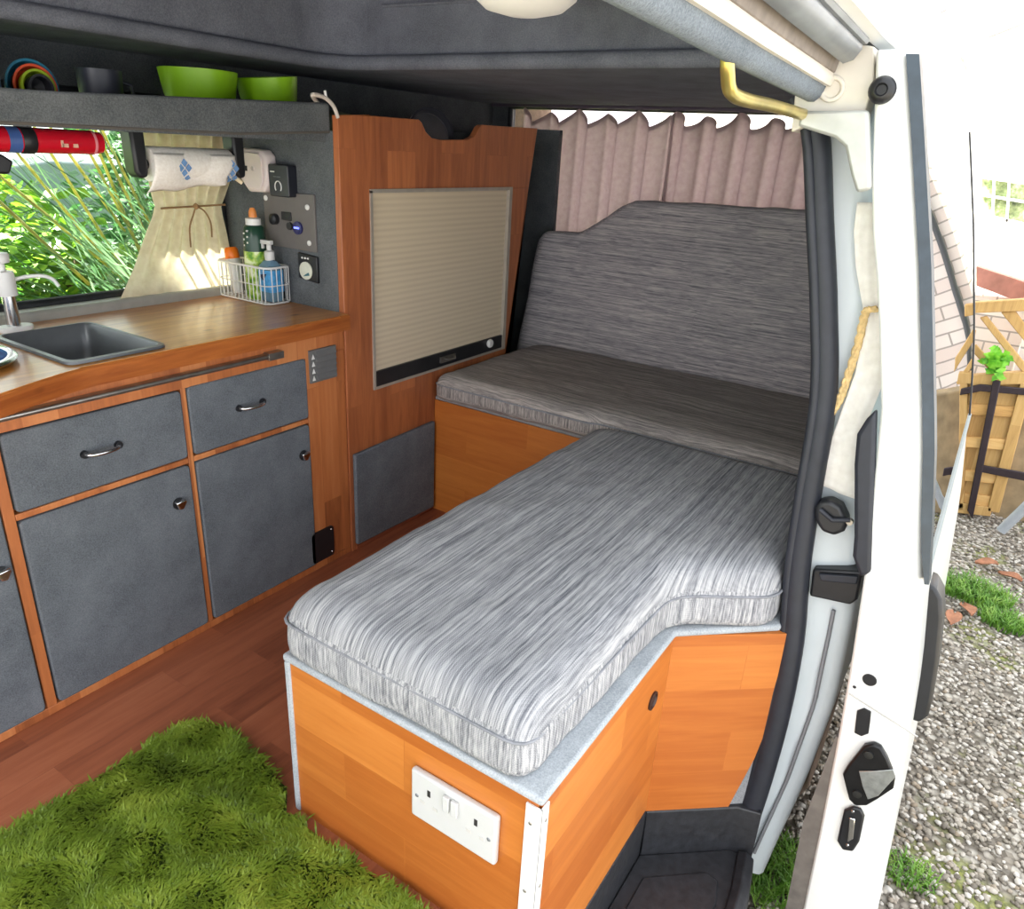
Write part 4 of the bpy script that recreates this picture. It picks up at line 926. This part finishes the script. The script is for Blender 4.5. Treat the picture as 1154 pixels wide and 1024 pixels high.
b = MB().prism([at(x, y, 0, 1.20) for x, y in ((916, 641), (972, 644), (966, 676), (958, 682), (912, 672))], (.10, .0, 0)); b.build('block', BLACK, br_, bevel=.004)
b = MB().prism([at(x, y, 0, 1.198) for x, y in ((923, 645), (968, 648), (966, 657), (926, 653))], (-.006, 0, 0)); b.build('lip', RUBBER, br_, bevel=.002)

# rear wheel glimpsed through the gap
wh = thing('van_wheel', 'muddy rear tyre glimpsed in the gap under the open door', 'wheel', (1.78, .19, -.5))
b = MB().lathe([(.14, -.075), (.19, -.08), (.218, -.065), (.225, 0), (.218, .065), (.19, .08), (.14, .075)], (1.78, .172, -.275), (0, 1, 0), 40); b.build('tyre', plain('muddy_tyre', hexc(92, 74, 60), .9, var=.3, scale=20), wh)
MB().lathe([(.14, -.06), (.13, -.05), (.05, -.055), (.0, -.055)], (1.78, .172, -.275), (0, 1, 0), 32).build('rim', GALV, wh)
struct('underbody', MB().box(-.7, 1.6, .33, 1.74, -.30, -.24).box(1.6, 2.5, .34, 1.74, -.30, -.24), BLACK)

# ================================================================== OUTSIDE
GZ = -.5
t = NT('gravel'); co_ = t.coord(); vo = t.n('ShaderNodeTexVoronoi'); vo.inputs['Scale'].default_value = 46; t.l(co_, vo.inputs['Vector'])
bw = t.n('ShaderNodeRGBToBW'); t.l(vo.outputs['Color'], bw.inputs[0])
gc = t.ramp(bw.outputs[0], [(.2, hexc(98, 90, 80)), (.45, hexc(136, 128, 117)), (.7, hexc(170, 164, 154)), (.9, hexc(118, 110, 100))])
gc = t.mix(t.ramp(vo.outputs['Distance'], [(.35, (0, 0, 0)), (.75, (.8,)*3)]), gc, hexc(74, 66, 56))
moss = t.ramp(t.noise(co_, 3.2, 4, .6), [(.54, (0, 0, 0)), (.64, (.75,)*3)])
gc = t.mix(moss, gc, t.ramp(t.noise(co_, 90, 2), [(.35, hexc(82, 92, 34)), (.65, hexc(136, 140, 62))]))
t.setp(gc, .85); t.bump(vo.outputs['Distance'], .8, .012)
grd = MB().box(-3, 14, -5, 1.76, GZ-.05, GZ); struct('ground', grd, t.m)
ld = MB().box(-6, 16, 1.76, 18, GZ-.05, GZ-.002); struct('lawn', ld, plain('rough_grass_ground', hexc(86, 112, 46), .95, var=.4, scale=9))
# loose stones on the near gravel
rng = random.Random(9); vs = []; fs = []
bm = bmesh.new(); bmesh.ops.create_icosphere(bm, subdivisions=1, radius=1); IV = [v.co.copy() for v in bm.verts]; IF = [tuple(v.index for v in f.verts) for f in bm.faces]; bm.free()
for k in range(15000):
    x = 1.25+3.2*rng.random()**1.25; y = rng.uniform(-.75, .18)
    r_ = rng.uniform(.0042, .0095); a = rng.uniform(0, 6.3); sc_ = (r_*rng.uniform(.8, 1.5), r_*rng.uniform(.7, 1.1), r_*rng.uniform(.45, .8)); n0 = len(vs)
    ca, sa = math.cos(a), math.sin(a)
    for p in IV:
        j_ = 1+rng.uniform(-.15, .15); vx, vy, vz = p.x*sc_[0]*j_, p.y*sc_[1]*j_, p.z*sc_[2]*j_
        vs.append(V((x+vx*ca-vy*sa, y+vx*sa+vy*ca, GZ+sc_[2]*.55+vz)))
    fs += [tuple(i+n0 for i in f) for f in IF]
b = MB(); b.v = vs; b.f = fs
t = NT('pebble_colours'); g = t.n('ShaderNodeNewGeometry')
t.setp(t.ramp(g.outputs['Random Per Island'], [(.1, hexc(96, 88, 78)), (.4, hexc(148, 140, 128)), (.7, hexc(188, 182, 174)), (.95, hexc(132, 118, 100))]), .8)
peb = b.build('pebbles', t.m, fix=False, sharp=80); tag(peb, 'loose pale pebbles scattered over the gravel drive', 'gravel', kind='stuff')
# grass tufts and fallen leaves
GRB = leafy('lawn_blade', hexc(74, 118, 36), hexc(104, 150, 52), hexc(146, 178, 80), .25)
def tuft(c_, rx, ry, n_, h, label):
    rng = random.Random(int(c_[0]*991)); b = MB(); vs = []; fs = []
    for k in range(n_):
        a = rng.uniform(0, 6.3); rr = math.sqrt(rng.random()); p = V((c_[0]+rx*rr*math.cos(a), c_[1]+ry*rr*math.sin(a), GZ))
        a2 = rng.uniform(0, 6.3); d_ = V((math.cos(a2), math.sin(a2), 0)); w_ = V((-d_.y, d_.x, 0))*.0022; hh = h*rng.uniform(.5, 1.1)
        m_ = p+d_*hh*.3+V((0, 0, hh*.7)); t_ = p+d_*hh*.8+V((0, 0, hh)); n0 = len(vs)
        vs += [p-w_, p+w_, m_+w_*.8, m_-w_*.8, t_]; fs += [(n0, n0+1, n0+2, n0+3), (n0+3, n0+2, n0+4)]
    b.v = vs; b.f = fs; return tag(b.build('grass_tuft', GRB, smooth=False, fix=False), label, 'grass', 'grass tufts in the gravel')
def gpt(x, y): return at(x, y, 2, GZ)
tuft(gpt(1098, 672), .10, .13, 900, .06, 'bright green grass tuft in the gravel nearest the gate')
tuft(gpt(1132, 704), .07, .09, 500, .05, 'second green grass tuft at the right edge of the gravel')
tuft(gpt(1020, 985), .05, .07, 260, .03, 'small mossy tuft beside the foot of the open door')
tuft(V((1.42, .10, GZ)), .11, .06, 500, .05, 'grass tuft in the gap under the door sill')
LFM = plain('brown_leaf', hexc(150, 100, 72), .7, var=.25, scale=60)
for k, (x, y, a, lb) in enumerate(((1088, 692, .4, 'largest curled brown leaf below the bright grass tuft'), (1110, 640, 2., 'brown leaf on the gravel close to the gate foot'), (1072, 702, 3.1, 'brown leaf lying beside the door handle side of the gravel'), (1136, 655, 1.2, 'reddish leaf at the far right of the gravel'))):
    p = gpt(x, y)+V((0, 0, .022)); b = MB(); b.x = Matrix.Translation(p) @ Matrix.Rotation(a, 4, 'Z')
    b.grid(lambda u, v: V(((u-.5)*.09, (v-.5)*.055*math.sin(math.pi*min(1, max(0, .08+.86*u))), .012*(2*v-1)**2+.006*math.sin(u*5))), 10, 6)
    tag(b.build('fallen_leaf', LFM, thick=.0008, sharp=180), lb, 'leaf', 'fallen leaves on the gravel')

# garden gate
GX = 4.0
GW = wood('gate_wood', [hexc(150, 112, 62), hexc(190, 152, 94), hexc(214, 182, 126)], rot=True, plank=(.9, .1), rough=.75, tonevar=.6)
gt = thing('garden_gate', 'wooden garden gate with a lattice top and boarded lower half', 'gate', (GX, -.1, GZ))
def gq(name, pts, th_, mat=GW, X=GX, par=gt): return MB().prism([at(x, y, 0, X) for x, y in pts], (th_, 0, 0)).build(name, mat, par, bevel=.004)
gq('post', [(1073, 350), (1090, 344), (1090, 520), (1072, 560)], .08, GW, GX+.03)
gq('top_rail', [(1080, 348), (1092, 341), (1170, 336), (1170, 350), (1094, 353), (1086, 356)], .05)
gq('stile', [(1082, 350), (1092, 350), (1091, 440), (1086, 575), (1076, 575)], .05)
gq('middle_rail', [(1080, 424), (1170, 418), (1170, 432), (1080, 436)], .05)
gq('stile', [(1150, 432), (1164, 432), (1126, 578), (1112, 576)], .05)
gq('bottom_rail', [(1080, 566), (1118, 572), (1116, 582), (1078, 578)], .05)
for pts in ([(1104, 358), (1112, 356), (1172, 430), (1160, 430)], [(1128, 352), (1144, 350), (1180, 398), (1180, 416)], [(1094, 372), (1100, 372), (1092, 420), (1086, 420)], [(1092, 392), (1100, 388), (1136, 428), (1124, 428)]):
    gq('lattice_slat', pts, .02, GW, GX+.012)
bd = gq('board_panel', [(1082, 434), (1154, 432), (1118, 572), (1082, 570)], .015, GW, GX+.03)
for y in (455, 492, 530, 556):
    gq('ledge', [(1086, y), (1158-(y-430)*.26, y+4), (1156-(y-430)*.26, y+16), (1086, y+12)], .02, wood('ledge_wood', [hexc(150, 110, 60), hexc(206, 160, 96), hexc(222, 186, 126)], plank=(.9, .1), rough=.7), GX+.012)
IRON = plain('black_iron', hexc(44, 32, 38), .5, .2, var=.2)
gq('strap', [(1119, 428), (1128, 430), (1096, 585), (1090, 575)], .02, IRON, GX-.022)
gq('strap', [(1082, 438), (1105, 433), (1160, 438), (1160, 446), (1105, 441), (1082, 446)], .012, IRON, GX-.018)
gq('strap', [(1100, 523), (1164, 534), (1164, 544), (1100, 531)], .012, IRON, GX-.018)
# concrete post and pipe beside it
cp_ = MB().prism([at(x, y, 0, GX+.12) for x, y in ((1162, 440), (1230, 440), (1190, 590), (1116, 588))], (.12, 0, 0))
tag(cp_.build('gatepost', plain('mossy_timber', hexc(142, 124, 96), .9, var=.25, scale=12), bevel=.01), 'weathered brown green post at the right of the garden gate', 'post')
b = MB().tube([at(1128, 598, 0, GX-.25), at(1180, 548, 0, GX-.25)], .022, 12); tag(b.build('waste_pipe', plain('grey_pipe', hexc(150, 154, 160), .5)), 'grey slanting pipe on the gravel beside the gate', 'pipe')
# ivy sprig on the lattice
rng = random.Random(2); b = MB()
for k in range(70):
    p = at(1124+rng.gauss(0, 6), 408+rng.gauss(0, 7), 0, GX-.02+rng.uniform(-.03, .03)); a = rng.uniform(0, 6.3)
    u_ = V((rng.uniform(-.5, .5), math.cos(a), math.sin(a)))*.022; w_ = V((rng.uniform(-.5, .5), -math.sin(a), math.cos(a)))*.014
    b.add([p-u_, p+w_, p+u_, p-w_], [(0, 1, 2, 3)])
tag(b.build('ivy', leafy('ivy_leaf', hexc(70, 150, 20), hexc(120, 196, 50), hexc(160, 220, 80)), smooth=False, fix=False), 'small sprig of bright green ivy growing through the gate lattice', 'plant')

# white rendered house behind the gate
HX = 6.5
hs = thing('house', 'white rendered house wall with a small paned window behind the gate', 'house', (HX, 0, GZ))
RENDER = plain('white_render', hexc(240, 240, 236), .8, var=.02, scale=5)
MB().box(HX, HX+.3, -2.4, 2.8, GZ, 3.6).build('wall', RENDER, hs)
def hpts(pts, X): return [at(x, y, 0, X) for x, y in pts]
wf = MB()
for pts in ([(1106, 196), (1168, 206), (1168, 210), (1106, 201)], [(1106, 240), (1168, 254), (1168, 259), (1106, 246)], [(1119, 200), (1122, 200), (1120, 246), (1117, 246)], [(1136, 203), (1139, 203), (1136, 250), (1133, 250)], [(1106, 218), (1168, 228), (1168, 231), (1106, 221)]):
    wf.prism(hpts(pts, HX-.05), (.04, 0, 0))
wf = wf.build('window_frame', WHITE, hs)
t = NT('painted_reflection_panes'); nz = t.noise(t.coord(), 9, 4, .7); t.setp(t.ramp(nz, [(.3, hexc(70, 84, 60)), (.5, hexc(150, 168, 120)), (.7, hexc(232, 238, 232))]), .12)  # garden reflection put in as mottled green and white colour
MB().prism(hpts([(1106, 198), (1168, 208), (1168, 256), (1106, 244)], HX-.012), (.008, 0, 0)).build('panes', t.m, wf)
DK = plain('dark_fascia', hexc(60, 46, 62), .6)
MB().prism(hpts([(1015, -4), (1030, -8), (1046, -2), (1044, 3), (1020, 14)], HX-.12), (.1, 0, 0)).build('eaves', DK, hs)
b = MB()
for pts in ([(1029, 26), (1046, 18), (1047, 21), (1030, 29)], [(1054, 14), (1066, 8), (1066, 11), (1055, 17)], [(1054, 15), (1056, 15), (1050, 48), (1048, 48)], [(1113, 40), (1160, 22), (1160, 24), (1114, 42)], [(1077, 63), (1086, 63), (1096, 88), (1095, 90), (1085, 66)], [(1100, 96), (1102, 96), (1098, 112), (1097, 112)]):
    b.prism(hpts(pts, HX-.02), (.018, 0, 0))
b.build('wall_cables', plain('grey_cable', hexc(120, 120, 124), .6), hs)
# low lean-to roof in red tiles with pale brick below
lt_ = thing('lean_to', 'low lean-to with a red tiled roof edge over pale brick behind the gate', 'outbuilding', (5.4, 0, GZ))
BR = NT('pale_brick'); brk = BR.n('ShaderNodeTexBrick'); brk.inputs['Scale'].default_value = 1; brk.inputs['Brick Width'].default_value = .22; brk.inputs['Row Height'].default_value = .075; brk.inputs['Mortar Size'].default_value = .005
brk.inputs['Color1'].default_value = hexc(226, 208, 200); brk.inputs['Color2'].default_value = hexc(236, 226, 220); brk.inputs['Mortar'].default_value = hexc(168, 158, 152)
BR.l(BR.coord('UV'), brk.inputs['Vector']); BR.setp(brk.outputs['Color'], .85); BR.bump(brk.outputs['Fac'], -.4, .01)
MB().box(5.2, 5.35, -1.5, 1.6, GZ, at(1120, 335, 0, 5.2).z).build('brick_wall', BR.m, lt_)
tl = hpts([(1100, 300), (1180, 326), (1180, 352), (1100, 322)], 5.15)
e0, e1 = at(1100, 300, 0, 6.4), at(1180, 326, 0, 6.4)
MB().prism([tl[0], tl[1], tl[2], tl[3]], (.12, 0, 0)).build('tiled_edge', plain('red_tile', hexc(176, 120, 108), .7, var=.3, scale=9), lt_)
# pale brick house wall alongside, seen mirrored in the door glass
hb = thing('brick_house', 'pale brick house corner right of the gate, mirrored in the door window', 'house', (5.0, -.8, GZ))
MB().box(4.75, 5.0, -1.4, -.17, GZ, 3.0).build('wall', BR.m, hb)
b = MB()
for k in range(14): b.prism([V((4.75, -.30, .95+.06*k)), V((4.75, -.62, .95+.06*k)), V((4.72, -.62, .985+.06*k)), V((4.72, -.30, .985+.06*k))], (0, 0, .006))
b.build('shutter', plain('pale_green_shutter', hexc(196, 206, 180), .6), hb)
MB().tube([V((4.72, -.235, GZ)), V((4.72, -.235, 2.9))], .016, 10).build('drainpipe', plain('dark_drainpipe', hexc(70, 72, 76), .5), hb)

# garden beyond the kitchen window
def leaves(b, c_, rad, n_, ls, rng, flat=.6):
    for k in range(n_):
        while True:
            d_ = V((rng.uniform(-1, 1), rng.uniform(-1, 1), rng.uniform(-1, 1)))
            if .35 < d_.length < 1: break
        k_ = 1+.25*noise.noise(d_*2.3+c_)
        p = V((c_.x+d_.x*rad[0]*k_, c_.y+d_.y*rad[1]*k_, c_.z+d_.z*rad[2]*k_))
        if p.z < GZ: continue
        a = rng.uniform(0, 6.3); l_ = ls*rng.uniform(.6, 1.2)
        u_ = V((math.cos(a), math.sin(a), rng.uniform(-.6, .6))).normalized(); w_ = u_.cross(V((rng.uniform(-1, 1), rng.uniform(-1, 1), 1)).normalized())*l_*.32
        b.add([p-u_*l_*.5, p+w_, p+u_*l_*.5, p-w_], [(0, 1, 2, 3)])
def shrub(c_, rad, n_, ls, mat, label, seed):
    c_ = V(c_); rng = random.Random(seed); o = thing('shrub', label, 'shrub', (c_.x, c_.y, GZ), 'shrubs outside the kitchen window')
    b = MB(); leaves(b, c_, rad, n_, ls, rng); b.build('foliage', mat, o, smooth=False, fix=False)
    b = MB()
    for k in range(7):
        a = k*.9; b.tube(smoothpath([V((c_.x, c_.y, GZ)), V((c_.x+.3*rad[0]*math.cos(a), c_.y+.3*rad[1]*math.sin(a), c_.z-.4*rad[2])), V((c_.x+.7*rad[0]*math.cos(a), c_.y+.7*rad[1]*math.sin(a), c_.z+.5*rad[2]))], 4), .010, 6)
    b.build('stems', plain('shrub_stem', hexc(92, 76, 50), .8), o)
L1 = leafy('bright_leaves', hexc(62, 108, 22), hexc(104, 148, 36), hexc(156, 186, 66), .35)
L2 = leafy('mid_leaves', hexc(50, 108, 30), hexc(84, 150, 48), hexc(130, 186, 84), .4)
L3 = leafy('dark_leaves', hexc(34, 74, 34), hexc(58, 106, 52), hexc(96, 140, 84), .3)
shrub((1.05, 2.75, .42), (.55, .45, .52), 5200, .075, L1, 'bright lime leaved shrub just outside the kitchen window', 3)
shrub((1.30, 4.25, .20), (.75, .5, .68), 4200, .085, L2, 'mid green shrub behind the lime leaved one outside the window', 5)
shrub((3.1, 4.3, .35), (.8, .6, .85), 5200, .09, L3, 'dark green shrub behind the tall grasses outside the window', 8)
shrub((2.1, 8.7, .1), (1.6, .8, .95), 4200, .14, L2, 'far rounded green shrub beyond the pale parked car', 13)
shrub((5.6, 8.6, .5), (1.5, .9, 1.3), 4200, .15, L3, 'far tall dark shrub to the right beyond the grasses', 17)
# ornamental grass: arching blades and straw stems leaning to the left
og = thing('ornamental_grass', 'clump of arching blue green grass outside the window by the curtain', 'grass', (1.80, 2.55, GZ))
rng = random.Random(21); vs = []; fs = []
for k in range(560):
    bx = 1.72+rng.gauss(0, .15); by = 2.30+rng.gauss(0, .12); a = rng.uniform(2.2, 4.6) if rng.random() < .78 else rng.uniform(0, 6.3)
    L_ = rng.uniform(1.2, 2.3); d_ = V((math.cos(a), math.sin(a)*.75, 0)); s_ = rng.uniform(.35, .8); w0 = rng.uniform(.0035, .0075); side = V((-d_.y, d_.x, .4)).normalized()
    n0 = len(vs); N = 9
    for i in range(N+1):
        t_ = i/N; h = L_*(1.05*t_-.62*s_*t_*t_)*.95; o_ = L_*s_*.75*t_**1.5
        p = V((bx, by, GZ))+d_*o_+V((0, 0, h)); p.y = max(p.y, 1.99+.03*math.sin(k)); w_ = side*w0*(1-t_**2.2)+side*.0006
        vs += [p-w_, p+w_]
    fs += [(n0+2*i, n0+2*i+1, n0+2*i+3, n0+2*i+2) for i in range(N)]
b = MB(); b.v = vs; b.f = fs; b.build('blades', leafy('grass_blades', hexc(58, 92, 58), hexc(92, 128, 88), hexc(146, 172, 136), .25, 6), og, smooth=True, fix=False)
b = MB(); rng = random.Random(5)
for (x0, y0, x1, y1) in ((8, 205, 170, 340), (30, 185, 150, 330), (62, 180, 150, 320), (80, 176, 140, 260), (112, 172, 160, 290), (118, 168, 172, 280), (100, 170, 168, 300), (122, 160, 178, 270), (-30, 200, 100, 320)):
    b.tube([at(x1, y1, 1, 2.35+rng.uniform(-.1, .1)), at(x0, y0, 1, 2.1+rng.uniform(-.1, .15)), at(2*x0-x1, 2*y0-y1, 1, 2.0)], [.005, .0042, .002], 6)
b.build('straw_stems', leafy('straw_stem', hexc(168, 158, 74), hexc(198, 186, 96), hexc(220, 206, 130), .2), og)
# pale parked car beyond
pc_ = thing('parked_car', 'pale silver parked car half hidden behind the shrubs outside the window', 'car', (2.3, 5.4, GZ))
side = [(0, .25), (.05, .62), (.55, .78), (1.0, 1.28), (1.7, 1.40), (2.6, 1.36), (3.2, 1.02), (3.55, .92), (3.62, .35), (3.5, .22), (.1, .2)]
b = MB().prism([V((1.0+x, 5.4, GZ+z)) for x, z in side], (0, 1.6, 0)); b.build('body', plain('silver_paint', hexc(214, 220, 224), .3, .2, var=.03), pc_, bevel=.07, seg=4)
b = MB().prism([V((1.0+x, 5.385, GZ+z)) for x, z in ((.68, .84), (1.06, 1.24), (1.7, 1.33), (2.5, 1.30), (3.0, 1.02), (2.9, .90))], (0, .03, 0)); b.build('side_windows', plain('car_glass', hexc(120, 132, 140), .1), pc_, bevel=.01)
for x in (.75, 2.9): MB().lathe([(.16, -.02), (.28, -.03), (.31, .02), (.31, .16)], (1.0+x, 5.40, GZ+.31), (0, 1, 0), 28).build('wheel', plain('car_tyre', hexc(40, 40, 42), .8), pc_)

# unseen awning case and trees, added to shape the sun on the curtain
MB_aw = MB().prism([V((-.7, y, z)) for y, z in [(1.792, 1.078), (1.945, 1.085), (1.957, 1.12), (1.945, 1.21), (1.90, 1.24), (1.792, 1.24)]], (3.1, 0, 0))
tag(MB_aw.build('added_awning', WHITE, bevel=.006), 'unseen white awning case added outside the window to shade the upper curtain', 'awning')  # added unseen; keeps sun off the upper curtain and worktop
gtree = thing('added_tree', 'added tree out of view that shades the left of the kitchen curtain', 'tree', (-1.2, 5.6, GZ))  # added unseen; its shade trims the left of the curtain sun patch
b = MB(); leaves(b, V((-.94, 4.75, 4.75)), (1.10, 1.5, 1.5), 5200, .34, random.Random(31)); b.build('crown', L3, gtree, smooth=False, fix=False)
MB().tube(smoothpath([V((-1.2, 5.6, GZ)), V((-1.1, 5.4, 1.5)), V((-1.1, 4.9, 3.5)), V((-1.1, 4.75, 5.0))], 5), [.16]*11+[.11]*5, 12).build('trunk', plain('tree_bark', hexc(98, 82, 66), .9, var=.3), gtree)

gtree = thing('added_tree', 'second added tree, out of view behind the van, shading gravel and gate', 'tree', (4.2, 2.6, GZ))  # added unseen to keep gravel and gate out of the sun
b = MB(); leaves(b, V((2.75, 3.05, 4.6)), (1.9, 1.35, 1.35), 6500, .34, random.Random(37)); b.build('crown', L3, gtree, smooth=False, fix=False)
MB().tube(smoothpath([V((4.2, 2.6, GZ)), V((4.1, 2.65, 1.5)), V((3.5, 2.85, 3.5)), V((2.75, 3.05, 4.9))], 5), [.15]*11+[.10]*5, 12).build('trunk', plain('tree_bark_b', hexc(98, 82, 66), .9, var=.3), gtree)

gtree = thing('added_tree', 'third added tree, out of view, shading the tall grasses outside the window', 'tree', (.4, 6.6, GZ))  # added unseen to shade the garden beyond the window
b = MB(); leaves(b, V((1.58, 5.1, 4.7)), (1.05, 1.9, 1.5), 6500, .34, random.Random(43)); b.build('crown', L3, gtree, smooth=False, fix=False)
MB().tube(smoothpath([V((.4, 6.6, GZ)), V((.45, 6.5, 1.5)), V((.9, 6.0, 3.2)), V((1.5, 5.3, 5.0))], 5), [.15]*11+[.10]*5, 12).build('trunk', plain('tree_bark_c', hexc(98, 82, 66), .9, var=.3), gtree)

# ================================================================== LIGHT
w = bpy.data.worlds.new('sky'); SC.world = w; w.use_nodes = True; nt = w.node_tree; bgn = nt.nodes['Background']
tcn = nt.nodes.new('ShaderNodeTexCoord'); sep = nt.nodes.new('ShaderNodeSeparateXYZ'); nt.links.new(tcn.outputs['Generated'], sep.inputs[0])
rp2 = nt.nodes.new('ShaderNodeValToRGB'); nt.links.new(sep.outputs['Z'], rp2.inputs[0])
rp2.color_ramp.elements[0].position = 0; rp2.color_ramp.elements[0].color = (.97, .98, 1, 1); rp2.color_ramp.elements[1].position = .7; rp2.color_ramp.elements[1].color = (.90, .95, 1, 1)
nt.links.new(rp2.outputs[0], bgn.inputs['Color']); bgn.inputs['Strength'].default_value = 2.0
sun = bpy.data.lights.new('sun', 'SUN'); sun.energy = 42; sun.angle = R(.6); sun.color = (1, .95, .86)
so_ = bpy.data.objects.new('sun', sun); COL.objects.link(so_)
sd_ = V((-.28, 1, 1.30)).normalized(); so_.rotation_euler = sd_.to_track_quat('Z', 'Y').to_euler(); so_.location = (0, 6, 10)
lp = bpy.data.lights.new('fill_lamp_light', 'POINT'); lp.energy = 6.0; lp.shadow_soft_size = .06; lp.color = (1, .97, .92)  # added fill light, no lamp known there
lo_ = bpy.data.objects.new('fill_lamp_light', lp); COL.objects.link(lo_); lo_.location = (-.30, .95, 1.30)
vs_ = SC.view_settings; vs_.view_transform = 'Standard'; vs_.look = 'None'; vs_.gamma = 1; vs_.use_curve_mapping = False; vs_.exposure = .7
SC.cycles.max_bounces = 12; SC.cycles.diffuse_bounces = 6; SC.cycles.transparent_max_bounces = 16
